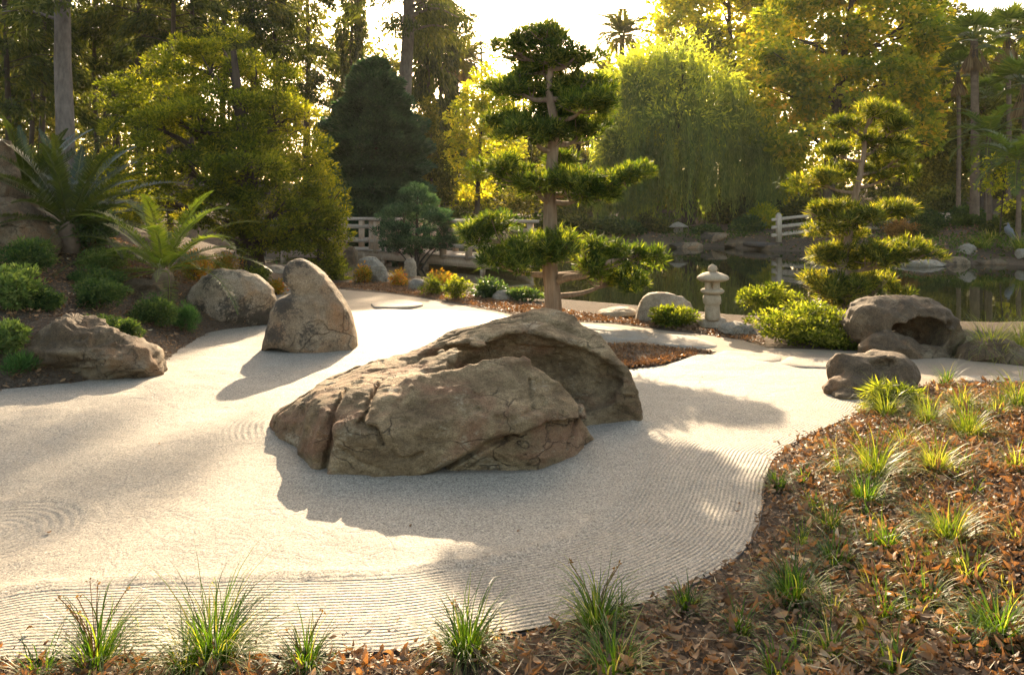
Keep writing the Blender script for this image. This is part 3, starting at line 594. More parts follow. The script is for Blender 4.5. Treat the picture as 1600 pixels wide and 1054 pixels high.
R_('rock', 'small egg shaped rock by the pond shore', [(404, 637, 645), (410, 633, 650), (420, 631, 652), (430, 632, 652)], M['rock_warm'], 0.8, 41, 0.04, 8, vbase=432)
R_('rock', 'pale triangular rock beside the pond inlet', [(409, 668, 676), (416, 658, 688), (424, 651, 696), (432, 650, 697)], M['rock_grey'], 0.7, 43, 0.04, 10, vbase=433)
R_('rock', 'low flat rock half buried in mulch behind the red nandina', [(436, 645, 655), (442, 640, 668), (452, 638, 672)], M['rock_grey'], 0.7, 47, 0.04, 8, vbase=453)
for k, (rows, lab) in enumerate([
    ([(405, 690, 712), (410, 686, 722), (420, 686, 726)], 'brown shore rock left of the flat pond slabs'),
    ([(404, 720, 750), (409, 712, 768), (416, 712, 774)], 'flat layered slab at the edge of the pond inlet'),
    ([(414, 735, 760), (419, 722, 778), (426, 722, 782)], 'lowest flat slab touching the pond water'),
    ([(391, 700, 718), (397, 690, 728), (404, 690, 730)], 'dark rock behind the flat pond slabs'),
    ([(384, 405, 440), (392, 402, 468), (402, 402, 470)], 'long grey stone curb on the far left bank'),
    ([(416, 412, 440), (421, 408, 452), (428, 408, 456)], 'small flat stone at the left end of the path'),
    ([(455, 778, 800), (461, 770, 808), (470, 768, 812)], 'half buried pale stone beside the round green shrub')]):
    R_('rock', lab, rows, M['rock_warm' if k % 2 else 'rock_grey'], 0.9, 50 + 3 * k, 0.05, 8, nz=20, nt=48)
R_('rock', 'angular tan rock at the water edge left of the stone lantern', [(459, 1015, 1050), (463, 1008, 1066), (472, 1002, 1077), (485, 996, 1083), (503, 993, 1083)], M['rock_warm'], 0.6, 61, 0.025, 9, vbase=504, power=3)
R_('rock', 'flat pale slab at the shore behind the niwaki pine', [(482, 957, 985), (486, 940, 994), (494, 930, 996)], M['rock_warm'], 0.9, 66, 0.03, 8, vbase=496)
R_('rock', 'domed base stone carrying the stone lantern', [(492, 1100, 1120), (496, 1093, 1131), (503, 1089, 1136), (512, 1090, 1137)], M['rock_warm'], 0.9, 68, 0.025, 7, vbase=512)
R_('rock', 'flat pale stone right of the lantern base', [(503, 1138, 1160), (508, 1126, 1172), (518, 1124, 1180), (524, 1130, 1180)], M['rock_grey'], 0.8, 71, 0.03, 8, vbase=524)
R_('rock', 'low brown rock mound beside golden grass at the path edge', [(529, 1535, 1565), (536, 1520, 1580), (550, 1505, 1598), (566, 1496, 1612)], M['rock_brown'], 0.7, 74, 0.04, 10, vbase=568)
R_('rock', 'small dark stone tail pointing into the sand corner', [(605, 1320, 1336), (611, 1308, 1345), (618, 1300, 1350), (626, 1312, 1352)], M['rock_brown'], 0.9, 79, 0.05, 8, vbase=626, nz=18, nt=40)
def lobed_rock(name, label, u, v, parts, mat, seed, cuts=(), h=0.016, cat='rock', noise=0.02, after=()):
    """a rock grown from ellipsoids around the ground point at (u, v), offsets in metres"""
    c = G_(u, v); parts_ = np.array([list(p) for p in tuple(parts) + tuple(after)]); lo = (parts_[:, :3] - parts_[:, 3:]).min(0) - 0.08; hi = (parts_[:, :3] + parts_[:, 3:]).max(0) + 0.08; lo[2] = -0.12
    X = gridpts(lo, hi, h); Y = X + 0.05 * np.stack([fbm(X * 2.3 + k * 30, seed + k, 2) for k in range(3)], -1); s = None
    for p in parts:
        e = ell(Y, p[:3], p[3:]); s = e if s is None else smin(s, e, 0.05)
    for p in cuts: s = smax(s, -ell(Y, p[:3], p[3:]), 0.02)
    for p in after: s = smin(s, ell(Y, p[:3], p[3:]), 0.02)
    sh = s.shape; Q = X.reshape(-1, 3)
    s = s - (noise * fbm(Q * 4, seed, 3) + noise * 0.8 * ridged(Q * 5, seed + 4, 3)).reshape(sh)
    s = smax(s, -(X[..., 2] + 0.09), 0.001)
    V, F = surface_nets(s, np.array(lo), h); g = Geo(); g.add(V + c, F)
    return tag(g.build(name, mat, smooth=True, loc=c), label, cat)
lobed_rock('hollow_boulder', 'brown hollow boulder with a dark cave at its front', 1432, 558, [(0.0, .44, .22, .56, .46, .38), (.30, .38, .18, .32, .42, .40), (-.2, .5, .32, .36, .34, .26)], M['rock_brown'], 83, cuts=[(0.05, .0, .26, .31, .95, .19), (.20, -.06, .18, .17, .85, .16)], cat='boulder', after=[(-.27, .02, .02, .32, .2, .25), (.12, .0, -.04, .3, .16, .17)])
lobed_rock('rock', 'two lobed brown rock at the corner of the raked sand', 1385, 620, [(.10, .34, .08, .34, .3, .28), (-.10, .32, .08, .28, .24, .22)], M['rock_brown'], 91, cuts=[(-.02, .08, .27, .13, .16, .06)], after=[(-.26, .12, .02, .27, .18, .16), (.06, .1, .02, .2, .14, .12)])
# flat stepping stones
def flag_stone(label, pts, seed, z=0.016):
    q = np.array([P2(u, v) for u, v in pts]); c = q.mean(0); n = 40
    per = curve(np.column_stack([np.vstack([q, q[:1]]), np.zeros(len(q) + 1)]), n + 1)[:-1, :2]
    per = per * 0.985 + c * 0.015
    r = per - c; nz_ = vnoise(np.column_stack([per * 6, per[:, 0] * 0]), seed)[:, None]
    g = Geo(); zc = H(*c); top = zc + z; rings = [(1.02, -0.06), (1.02, z - .012), (0.985, z), (0.7, z + .004), (0.35, z + .003)]
    V = np.concatenate([np.column_stack([c + r * k * (1 + .03 * nz_), np.full(n, zc + dz) + 0.003 * vnoise(np.column_stack([per * 5 * k, per[:, 0] * 0]), seed + 1)]) for k, dz in rings])
    i = np.arange(n); j = (i + 1) % n; g.add(V, np.concatenate([np.stack([a * n + i, a * n + j, a * n + n + j, a * n + n + i], 1) for a in range(4)]))
    g.F.append((4 * n + i)[None]); g.R.append(np.full(1, .5, np.float32))
    tag(g.build('paving_stone', M['flag'], loc=(c[0], c[1], zc)), label, 'paving stone', 'flat stones set in the path')
flag_stone('round pale stepping slab at the back edge of the sand', [(580, 477), (600, 473), (630, 472), (655, 475), (660, 479), (640, 483), (605, 484), (585, 482)], 3, 0.04)
flag_stone('large pale slab on the path behind the pine trunk', [(890, 507), (930, 509), (1000, 520), (1010, 530), (950, 533), (900, 524)], 5)
flag_stone('pale slab on the path below the lantern shrub', [(1020, 522), (1080, 527), (1120, 540), (1100, 545), (1040, 540), (1010, 534)], 7)
flag_stone('rectangular pale stone nearest the two lobed rock', [(1232, 559), (1322, 563), (1312, 578), (1222, 571)], 9)
flag_stone('pale stone on the path beside the small mulch island', [(1130, 549), (1215, 556), (1205, 568), (1120, 559)], 11)
flag_stone('pale stone at the far right end of the path', [(1500, 588), (1580, 590), (1595, 599), (1500, 597)], 13)

# ------------------------------------------------------------------ stone lantern
def lathe(prof, n=28, wob=0.0, seed=0, sq=1.0, c=(0, 0)):
    prof = np.array(prof, float); th = np.linspace(0, 2 * PI, n, endpoint=False); ct, st = np.cos(th), np.sin(th)
    r = prof[:, :1] * (1 + wob * np.sin(2 * th + seed)[None] + wob * .7 * np.sin(3 * th + 2 * seed + prof[:, 1:] * 9))
    V = np.stack([c[0] + r * ct, c[1] + r * st, np.broadcast_to(prof[:, 1:], r.shape)], -1).reshape(-1, 3); m = len(prof)
    i = np.arange(m - 1)[:, None] * n; j = np.arange(n)[None]; F = np.stack([i + j, i + (j + 1) % n, i + n + (j + 1) % n, i + n + j], -1).reshape(-1, 4)
    V = V + 0.006 * np.stack([fbm(V * 14 + seed, seed + k, 2) for k in range(3)], -1)
    return V, F, n, m
def lathe_obj(name, prof, mat, parent, **k):
    V, F, n, m = lathe(prof, **k); g = Geo(); g.add(V, F)
    g.F.append(np.arange(n)[None][:, ::-1]); g.R.append(np.full(1, .5, np.float32)); g.F.append(((m - 1) * n + np.arange(n))[None]); g.R.append(np.full(1, .5, np.float32))
    return g.build(name, mat, parent, smooth=True)
LC = P(1113, 497, 0.12)
def stone_lantern(loc, s=1.0):
    t = empty('stone_lantern', loc, 'weathered stone lantern with a wide mushroom roof standing by the pond', 'stone lantern'); st = M['granite']; k = s
    q = lambda pr: [(r * k, z * k) for r, z in pr]
    lathe_obj('stem', q([(.09, -.03), (.105, .0), (.102, .08), (.098, .15), (.095, .19), (.115, .21), (.122, .25), (.12, .30), (.095, .335), (.07, .34)]), st, t, wob=.05, seed=1)
    lathe_obj('platform', q([(.08, .335), (.135, .345), (.155, .37), (.155, .39), (.125, .415), (.08, .42)]), st, t, wob=.04, seed=3)
    fb = Geo()
    for a in range(4):
        an = a * PI / 2 + .5; x, y = .072 * k * math.cos(an), .072 * k * math.sin(an)
        tube(fb, [(x, y, .415 * k), (x * 1.05, y * 1.05, .47 * k), (x, y, .535 * k)], [.052 * k, .046 * k, .056 * k], 10, wob=.08, seed=a)
    fb.build('light_box', st, t, smooth=True)
    lathe_obj('roof', q([(.08, .518), (.19, .522), (.228, .545), (.232, .566), (.20, .598), (.14, .628), (.07, .645), (.03, .648)]), st, t, wob=.05, seed=5)
    lathe_obj('finial', q([(.03, .64), (.058, .655), (.066, .69), (.052, .725), (.024, .748), (.004, .755)]), st, t, wob=.03, seed=7)
stone_lantern(LC, 1.0)
def small_lantern(loc):
    t = empty('stone_lantern', loc, 'small grey box shaped stone lantern far off on a flat rock across the pond', 'stone lantern')
    g = Geo(); box(g, (0, 0, .2), (.5, .5, .4), .3, bev=.04); g.build('pedestal', M['rock_grey'], t)
    g = Geo(); box(g, (0, 0, .62), (.42, .42, .44), .3, bev=.03); g.build('light_box', M['rock_grey'], t)
    lathe_obj('roof', [(.3, .84), (.55, .86), (.5, .93), (.2, 1.08), (.05, 1.14)], M['rock_grey'], t, n=12)
R_('rock', 'broad flat pale rock over the far water under the small lantern', [(379, 1052, 1092), (383, 1046, 1098), (387, 1046, 1098)], M['rock_stand'], 0.6, 101, 0.03, 6, water=True, vbase=388, nz=20, nt=48)
small_lantern(PD(1059, 381, 41.2))
for k, (rows, lab, mt) in enumerate([
    ([(363, 1100, 1130), (368, 1096, 1140), (377, 1095, 1144)], 'tan wall of rock under the willow on the far bank', 'rock_stand'),
    ([(380, 1195, 1215), (384, 1188, 1222), (390, 1186, 1226)], 'flat rock at the foot of the pale bridge', 'rock_brown'),
    ([(380, 1507, 1516), (385, 1500, 1522), (396, 1497, 1526)], 'round blue grey boulder among reeds on the right shore', 'rock_grey'),
    ([(401, 1487, 1502), (408, 1481, 1512), (416, 1480, 1515)], 'pale pointed rock at the right waterline', 'rock_stand'),
    ([(406, 1525, 1560), (411, 1516, 1572), (417, 1515, 1575)], 'long dark rock at the right waterline below the heron', 'rock_brown'),
    ([(407, 1415, 1450), (412, 1400, 1475), (418, 1400, 1478)], 'long low rock at the waterline behind the golden niwaki', 'rock_grey'),
    ([(388, 1592, 1602), (393, 1588, 1612), (404, 1587, 1616)], 'blue grey rock right of the heron', 'rock_grey'),
    ([(333, 1475, 1525), (337, 1470, 1532), (342, 1470, 1534)], 'long pale stone ledge above the moss on the far slope', 'rock_grey'),
    ([(377, 1140, 1160), (381, 1130, 1172), (387, 1130, 1174)], 'low dark rock at the far waterline beside the green mound', 'rock_brown')]):
    R_('rock', lab, rows, M[mt], 0.7, 110 + 3 * k, 0.04, 9, nz=20, nt=48)

# ------------------------------------------------------------------ bridges
def bridge_left():
    z0 = 0.10; A = np.array((-9.0, 30.6)); B = np.array((-4.75, 29.6)); C_ = np.array((0.1, 24.4))
    t = empty('garden_bridge', (*B, z0), 'zigzag cedar footbridge with a grey top rail over the pond inlet', 'bridge'); inv = np.array((*B, z0))
    def loc(p, z): return np.array((p[0], p[1], z)) - inv
    def seg(P0, P1, off, posts):
        d = (P1 - P0) / np.linalg.norm(P1 - P0); n = np.array((-d[1], d[0])); a = P0 + n * off; b = P1 + n * off
        for f in posts:
            q = a + (b - a) * f; g = Geo(); tube_box(g, loc(q, z0 - .12), loc(q, z0 + 1.02), .16); g.build('post', M['wood'], t)
        for zz, w, hh, mt in ((1.08, .26, .09, 'wood_grey'), (.80, .06, .12, 'wood_grey'), (.30, .06, .12, 'wood_grey')):
            g = Geo(); beam(g, loc(a - d * .12, z0 + zz), loc(b + d * .12, z0 + zz), w, hh); g.build('rail', M[mt], t)
    def tube_box(g, a, b, w):
        beam(g, a, b, w, w)
    for P0, P1, fr in ((A, B, (0.02, .48, .72, .97)), (B, C_, (.10, .28, .46, .64, .82, .98))):
        d = (P1 - P0) / np.linalg.norm(P1 - P0); n = np.array((-d[1], d[0])); g = Geo(); L = np.linalg.norm(P1 - P0); k = int(L / .16)
        for i in range(k):
            q = P0 + d * (i + .5) * L / k; a = loc(q - n * .85, z0 - .03); b = loc(q + n * .85, z0 - .03); beam(g, a, b, .145, .05, (i * 37 % 100) / 100)
        g.build('deck', M['wood_grey'], t)
        g = Geo()
        for s in (-.72, .72): beam(g, loc(P0 + n * s, z0 - .20), loc(P1 + n * s, z0 - .20), .12, .28)
        g.build('deck_beam', M['wood'], t)
        seg(P0, P1, -.78, fr); seg(P0, P1, .78, fr)
        for f in (.15, .5, .9):
            q = P0 + (P1 - P0) * f
            for s in (-.7, .7): g = Geo(); tube(g, [loc(q + n * s, -1.4), loc(q + n * s, z0 - .1)], .09, 10); g.build('pile', M['wood'], t)
bridge_left()
def bridge_right():
    A = PD(1212, 378, 36.5); t = empty('arched_bridge', A, 'pale arched footbridge with white rails on the far side of the pond', 'bridge')
    def pt(s, z): return np.array((s, 0.22 * s, z + 0.30 * math.sin(min(1, s / 9.0) * PI)))
    S = np.linspace(-1.0, 9.4, 27)
    g = Geo()
    for a, b in zip(S[:-1], S[1:]): 
        p0, p1 = pt(max(a, 0), 0) if a > 0 else np.array((a, .22 * a, -.05)), pt(b, 0) if b > 0 else np.array((b, .22 * b, -.02))
        beam(g, p0 + (0, .6, -.09), p1 + (0, .6, -.09), 1.5, .16)
    g.build('deck', M['wood_dark'], t)
    for off in (-.15, 1.35):
        for s in (0.15, 3.1, 6.0, 8.9):
            g = Geo(); p = pt(s, 0) + (off * .33, off, 0); box(g, p + (0, 0, .6), (.22, .22, 1.25), .2, bev=.03); box(g, p + (0, 0, 1.25), (.15, .15, .10), .2, bev=.03); g.build('post', M['wood_pale'], t)
        for z in (1.02, .66, .30):
            g = Geo()
            for a, b in zip(S[2:-1], S[3:]): beam(g, pt(a, z) + (off * .33, off, 0), pt(b, z) + (off * .33, off, 0), .06, .11)
            g.build('rail', M['wood_pale'], t)
bridge_right()
# ------------------------------------------------------------------ heron
def heron():
    c = PD(1577, 409, 29.0); c[2] = max(H(c[0], c[1]), WATER_Z + .02) - .01
    t = empty('heron', c, 'grey heron standing still on the right shore of the pond', 'heron')
    g = Geo()
    tube(g, curve([(.20, .0, .26), (.13, 0, .36), (.06, 0, .48), (-.02, 0, .60), (-.06, 0, .68), (-.03, 0, .76), (-.05, 0, .84), (-.08, 0, .865)], 30), np.interp(np.linspace(0, 1, 30), [0, .15, .4, .6, .72, .82, .9, 1], [.02, .085, .14, .11, .055, .04, .042, .02]), 14)
    g.build('body', M['heron'], t, smooth=True)
    g = Geo(); tube(g, [(-.07, 0, .855), (-.16, 0, .84), (-.24, 0, .815)], [.022, .014, .003], 8); g.build('beak', M['beak'], t, smooth=True)
    for s in (-.04, .05):
        g = Geo(); tube(g, [(.04, s, .42), (.07, s, .22), (.03, s, .0), (.03, s, -.02)], [.022, .012, .010, .012], 6)
        for a in (-.4, 0, .4): tube(g, [(.03, s, .005), (.03 - .07 * math.cos(a), s + .07 * math.sin(a), -.005)], [.008, .004], 5)
        g.build('leg', M['beak'], t, smooth=True)
t = NT('heron_feathers'); n = t.noise(t.obj(), 30, 4); t.l(t.ramp(n, [(.3, (.10, .105, .115)), (.7, (.19, .195, .205))]), t.b.inputs['Base Color']); t.b.inputs['Roughness'].default_value = .8; M['heron'] = t.m
t = NT('heron_beak'); t.b.inputs['Base Color'].default_value = (.25, .19, .09, 1); M['beak'] = t.m
heron()

# ------------------------------------------------------------------ plants
def leaf_cloud(g, r, clusters, n, L, W, up=0.25, out=0.8, droop=0.0, sub=26, subr=0.34, shell=0.62, lum=0.0):
    """leaves gathered in small clumps through ellipsoids (x, y, z, rx, ry, rz)"""
    vol = np.array([c[3] * c[4] + c[3] * c[5] + c[4] * c[5] for c in clusters]); cnt = np.maximum(4, (n * vol / vol.sum()).astype(int))
    for c, k in zip(clusters, cnt):
        cen = np.array(c[:3], float); rad = np.array(c[3:6], float)
        d = rdir(r, sub); rr = shell + (1 - shell) * r.uniform(0, 1, (sub, 1)); sc = d * rr; size = subr * r.uniform(.6, 1.35, sub); tone = r.normal(0, .16, sub)
        w = size ** 2; idx = r.choice(sub, k, p=w / w.sum())
        o = rdir(r, k) * (r.uniform(0.25, 1, (k, 1)) ** .5); o[:, 2] *= .65
        q = sc[idx] + o * size[idx][:, None]; p = cen + q * rad
        ax = out * nrm(o * rad) + 0.35 * nrm(q * rad) + rdir(r, k) * .7 + np.array((0, 0, up - droop))
        kites(g, p, ax, rdir(r, k) * .7 + np.array((0, 0, .6)), L * r.uniform(.6, 1.25, k), W * r.uniform(.7, 1.2, k), np.clip(r.uniform(0.05, .85, k) + tone[idx], 0, 1))
def px_cl(lst, D, dz=1.0):            # crown lumps from photo coordinates at distance D -> world ellipsoids
    out = []
    for e in lst:
        u, v, ru, rv = e[:4]; dd = e[4] if len(e) > 4 else 0.0; c = PD(u, v, D + dd); k = (D + dd) / FPX
        out.append((*c, ru * k, ru * k * dz if ru < 2 * rv else rv * k * 1.3, rv * k))
    return out
def tree(name, label, cat, base, clusters, n, L, W, leaf, bark, trunk=None, tr=0.2, seed=0, group=None, limbs=True, cloud=None, loose=1.0, sides=9):
    r = rng(seed); base = np.array(base, float); t = empty(name, base, label, cat, group); g = Geo()
    cs = [tuple(np.array(c[:3]) - base) + tuple(c[3:]) for c in clusters]
    top = max(c[2] for c in cs); mid = np.mean([c[:2] for c in cs], 0)
    tp = trunk if trunk is not None else [(0, 0, -.2), (mid[0] * .15, mid[1] * .15, top * .25), (mid[0] * .5, mid[1] * .5, top * .6), (mid[0] * .9, mid[1] * .9, top * .97)]
    pts = curve(tp, 22); tube(g, pts, tr * np.linspace(1.15, .22, 22) ** .9 + tr * .5 * np.exp(-np.linspace(0, 22, 22) / 1.5), sides, wob=.06, seed=seed)
    if limbs:
        for c in cs:
            c0 = np.array(c[:3]); zt = np.clip(c0[2] - np.hypot(*c0[:2]) * .5 - r.uniform(0, .8), pts[3, 2], pts[-2, 2]); s = pts[np.argmin(np.abs(pts[:, 2] - zt))]
            m = (s + c0) / 2 + np.array((0, 0, .12 * np.linalg.norm(c0 - s))); lp = curve([s, m, c0], 9); tube(g, lp, tr * np.linspace(.42, .10, 9), 6, wob=.05, seed=seed)
            for _ in range(4):
                e = c0 + rdir(r, 1)[0] * np.array(c[3:6]) * .75; s2 = lp[r.integers(4, 8)]; tube(g, curve([s2, (s2 + e) / 2 + r.normal(0, .05, 3), e], 6), tr * np.linspace(.14, .04, 6), 5)
    g.build('trunk', bark, t, smooth=True)
    g = Geo(); leaf_cloud(g, r, cs, n, L, W, **(cloud or {})); g.build('crown', leaf, t)
    return t
def shrub(name, label, u, v, ru, rv, leaf, n=2600, L=.05, W=.022, seed=0, cat='shrub', group=None, lumps=9, flat=1.0, zoff=0.0, cloud=None, spiky=0.0, depth=.85, pt=None):
    """bush centred at photo coordinate (u, v), standing on the ground under it"""
    gp = G_(u, v + rv * .9) if pt is None else np.array(pt); k = gp[1] / FPX; rx, rz = ru * k, rv * k; r = rng(seed + 500)
    gp[1] += rx * depth * .4; gp[2] = H(gp[0], gp[1]); D = gp[1]
    t = empty(name, gp, label, cat, group); cs = []
    for _ in range(lumps):
        a = r.uniform(0, 2 * PI); q = r.uniform(.2, .62) ** .7; f = r.uniform(.42, .62)
        cs.append((math.cos(a) * rx * q, math.sin(a) * rx * q * depth, rz * (r.uniform(.55, 1.3) * (1 - .35 * q)) + zoff, rx * f, rx * f * depth, rz * f * 1.1))
    cs.append((0, 0, rz * .9 + zoff, rx * .62, rx * .62 * depth, rz * .9))
    g = Geo()
    for c in cs[:8]:
        e = np.array(c[:3]); tube(g, curve([(r.normal(0, .02), r.normal(0, .02), -.03), e * (.45, .45, .5), e], 6), [.012, .011, .009, .007, .005, .003], 5)
    g.build('stem', M['stem'], t)
    g = Geo(); leaf_cloud(g, r, cs, n, L, W, **{**dict(up=.35, out=1.0, sub=22, subr=.36, shell=.7), **(cloud or {})}); g.build('foliage', leaf, t)
    return t

# --- pruned pines of pads (niwaki)
def rosettes(g, r, cs, per_m2, L, W, nl=11, tilt=0.0):
    for c in cs:
        cen = np.array(c[:3]); rad = np.array(c[3:6]); area = 2 * PI * rad[0] * rad[1] * 1.25; m = max(14, int(area * per_m2))
        d = rdir(r, m); d[:, 2] = np.where(r.uniform(size=m) < .78, np.abs(d[:, 2]), -np.abs(d[:, 2]) * .8)
        lum = 1 + .34 * vnoise(d * 2.6 + cen * 3, 5)[:, None] + .16 * vnoise(d * 6 + cen * 7, 6)[:, None]; q = d * r.uniform(.62, 1.06, (m, 1)) * lum; p = cen + q * rad
        axis = nrm(d * (1, 1, .8) + np.array((0, 0, .75)) + r.normal(0, .25, (m, 3))); tone = r.normal(0, .14, m)
        P_ = np.repeat(p, nl, 0); A = np.repeat(axis, nl, 0); o = rdir(r, m * nl); o = nrm(o - (o * A).sum(1, keepdims=True) * A)
        el = r.uniform(.05, 1.15, (m * nl, 1)); ax = o * np.cos(el) + A * np.sin(el)
        kites(g, P_ - A * .02 + A * r.uniform(-.05, .03, (m * nl, 1)), ax, A, L * r.uniform(.6, 1.15, m * nl), W, np.clip(np.repeat(tone, nl) + r.uniform(.05, .9, m * nl), 0, 1), .4)
def niwaki(label, u0, v0, trunk_px, pads, leaf, seed, tr, D=None, extra=(), dens=330, L=.145, W=.018):
    b = P(u0, v0); D = b[1]; r = rng(seed); t = empty('niwaki_pine', b, label, 'tree')
    tp = [PD(u, v, D + (e[0] if e else 0)) - b for u, v, *e in trunk_px]; tp[0][2] = -.05
    g = Geo(); pts = curve(tp, 40); rad = tr * np.interp(np.linspace(0, 1, 40), [0, .05, .3, .6, 1], [1.25, 1.0, .82, .6, .18]); tube(g, pts, rad, 14, wob=.07, seed=seed)
    pads_w = []
    for pu, pv, ru, rv, dd in pads:
        c = PD(pu, pv, D + dd) - b; k = (D + dd) / FPX; pads_w.append((c, ru * k * 1.12, rv * k * 1.18))
    for c, rx, rz in pads_w:
        zt = c[2] - .10 - .12 * np.hypot(*(c[:2] - pts[np.argmin(np.abs(pts[:, 2] - c[2])), :2])); s = pts[np.argmin(np.abs(pts[:, 2] - max(.3, zt - .1)))]; e = c - (0, 0, rz * .35); m = s * .45 + e * .55 + (0, 0, -.06)
        lp = curve([s, m, e], 10); tube(g, lp, tr * np.linspace(.36, .12, 10), 7, wob=.08, seed=seed)
        for _ in range(7):
            q = c + rdir(r, 1)[0] * np.array((rx, rx * .8, rz)) * .75; s2 = lp[r.integers(5, 10)]; tube(g, curve([s2, (s2 + q) / 2 - (0, 0, .03), q], 6), np.linspace(.012, .005, 6), 5)
    for ex in extra:
        tube(g, curve([PD(u, v, D + dd) - b for u, v, dd in ex[0]], 16), np.linspace(ex[1], ex[1] * .5, 16), 9, wob=.08)
    g.build('trunk', M['bark_niwaki'], t, smooth=True)
    for c, rx, rz in pads_w:
        g = Geo(); k = max(3, int(rx / .11)); cs = []
        for _ in range(k + 3):
            a = r.uniform(0, 2 * PI); q = r.uniform(.0, .75) ** .7; f = max(.12, rx * r.uniform(.30, .52))
            cs.append((c[0] + math.cos(a) * rx * q, c[1] + math.sin(a) * rx * .8 * q, c[2] + (r.uniform(-.35, .45) - .25 * q) * rz, f, f * .9, min(f * .7, rz * r.uniform(.40, .65))))
        rosettes(g, r, cs, dens * .33, L, W); g.build('foliage_pad', leaf, t)
    return t
niwaki('tall cloud pruned pine with dark foliage pads standing behind the big boulder', 865, 502,
       [(865, 502), (864, 460), (858, 410), (860, 340), (859, 290), (864, 230), (866, 190), (857, 140), (862, 90), (856, 55)],
       [(850, 52, 50, 24, 0), (806, 74, 44, 20, .2), (896, 84, 46, 20, -.1), (848, 98, 64, 24, .3), (905, 128, 58, 26, 0), (812, 135, 54, 22, .1), (915, 160, 54, 20, -.3), (862, 160, 54, 24, .5), (798, 186, 48, 18, 0), (860, 185, 46, 20, .4),
        (830, 205, 55, 22, -.2), (905, 205, 58, 22, .2), (790, 268, 50, 26, 0), (838, 285, 46, 24, -.3), (915, 292, 62, 34, -.2), (975, 275, 50, 22, 0), (880, 255, 40, 22, .5),
        (765, 360, 48, 32, 0), (820, 385, 62, 42, -.3), (770, 400, 34, 22, .1), (880, 385, 46, 34, -.5), (935, 400, 56, 36, -.2), (1000, 393, 42, 22, 0), (955, 432, 48, 18, .1)],
       M['lf_niwaki'], 5, .125, extra=[([(868, 440, -.02), (890, 433, -.2), (915, 430, -.3), (935, 415, -.3), (970, 404, -.2), (1005, 398, 0)], .055)])
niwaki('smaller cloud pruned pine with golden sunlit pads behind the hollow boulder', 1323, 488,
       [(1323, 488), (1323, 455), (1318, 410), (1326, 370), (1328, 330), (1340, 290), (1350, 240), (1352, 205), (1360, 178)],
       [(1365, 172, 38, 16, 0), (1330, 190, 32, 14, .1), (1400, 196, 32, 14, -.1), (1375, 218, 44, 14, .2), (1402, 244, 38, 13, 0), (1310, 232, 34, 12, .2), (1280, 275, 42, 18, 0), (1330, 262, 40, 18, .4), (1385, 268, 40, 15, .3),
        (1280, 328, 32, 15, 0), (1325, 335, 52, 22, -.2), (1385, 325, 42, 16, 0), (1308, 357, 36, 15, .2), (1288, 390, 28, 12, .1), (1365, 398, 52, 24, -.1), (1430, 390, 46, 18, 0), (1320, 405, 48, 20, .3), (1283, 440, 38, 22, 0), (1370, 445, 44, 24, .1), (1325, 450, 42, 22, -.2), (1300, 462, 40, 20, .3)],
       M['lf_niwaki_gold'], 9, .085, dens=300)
def small_pruned():
    b = G_(650, 402); b = P(650, 398); D = 25.5; b = PD(650, 392, D); b[2] = H(b[0], D)
    cl = px_cl([(625, 340, 30, 20), (655, 318, 32, 22, .4), (680, 345, 30, 20), (640, 365, 36, 18, -.3), (692, 380, 32, 12), (660, 385, 36, 14, .3), (615, 362, 26, 18, .5), (705, 372, 20, 10), (645, 300, 20, 14, .4), (612, 385, 20, 10)], D, .9)
    tree('pruned_pine', 'low dark spreading pruned pine between the two visible bridge rails', 'tree', b, cl, 24000, .11, .03, M['lf_cedar'], M['bark_dark'], tr=.09, seed=14, cloud=dict(up=.7, sub=30, subr=.3))
small_pruned()

# --- fronds
def frond(g, r, base, az, el, length, droop, nl, ll, lw, rach=.008, vee=.5, tone=0.0, tipf=.3, side=0.0):
    n = 18; s = np.linspace(0, 1, n); e = el - droop * s ** 1.4; st = length / n
    dx = np.cumsum(np.cos(e)) * st; dz = np.cumsum(np.sin(e)) * st; a2 = az + side * s
    pts = np.column_stack([base[0] + dx * np.cos(a2), base[1] + dx * np.sin(a2), base[2] + dz])
    tube(g, pts, rach * np.linspace(1, .25, n), 5, rnd=.75)
    f = np.linspace(.10, .99, nl); ip = np.array([np.interp(f, s, pts[:, k]) for k in range(3)]).T
    tg = nrm(np.gradient(ip, axis=0)); sd = nrm(np.cross(tg, (0, 0, 1.0))); upv = np.cross(sd, tg)
    env = np.sin(np.clip(f * .92 + .08, 0, 1) * PI) ** .55 * (1 - tipf * f)
    for sg in (-1, 1):
        ax = sd * sg * 1.0 + tg * (.45 + .5 * f[:, None]) + upv * vee + r.normal(0, .09, (nl, 3))
        kites(g, ip, ax, upv + sd * sg * .3, ll * env * r.uniform(.85, 1.1, nl), lw, np.clip(.45 + tone + r.normal(0, .12, nl), 0, 1), .35)
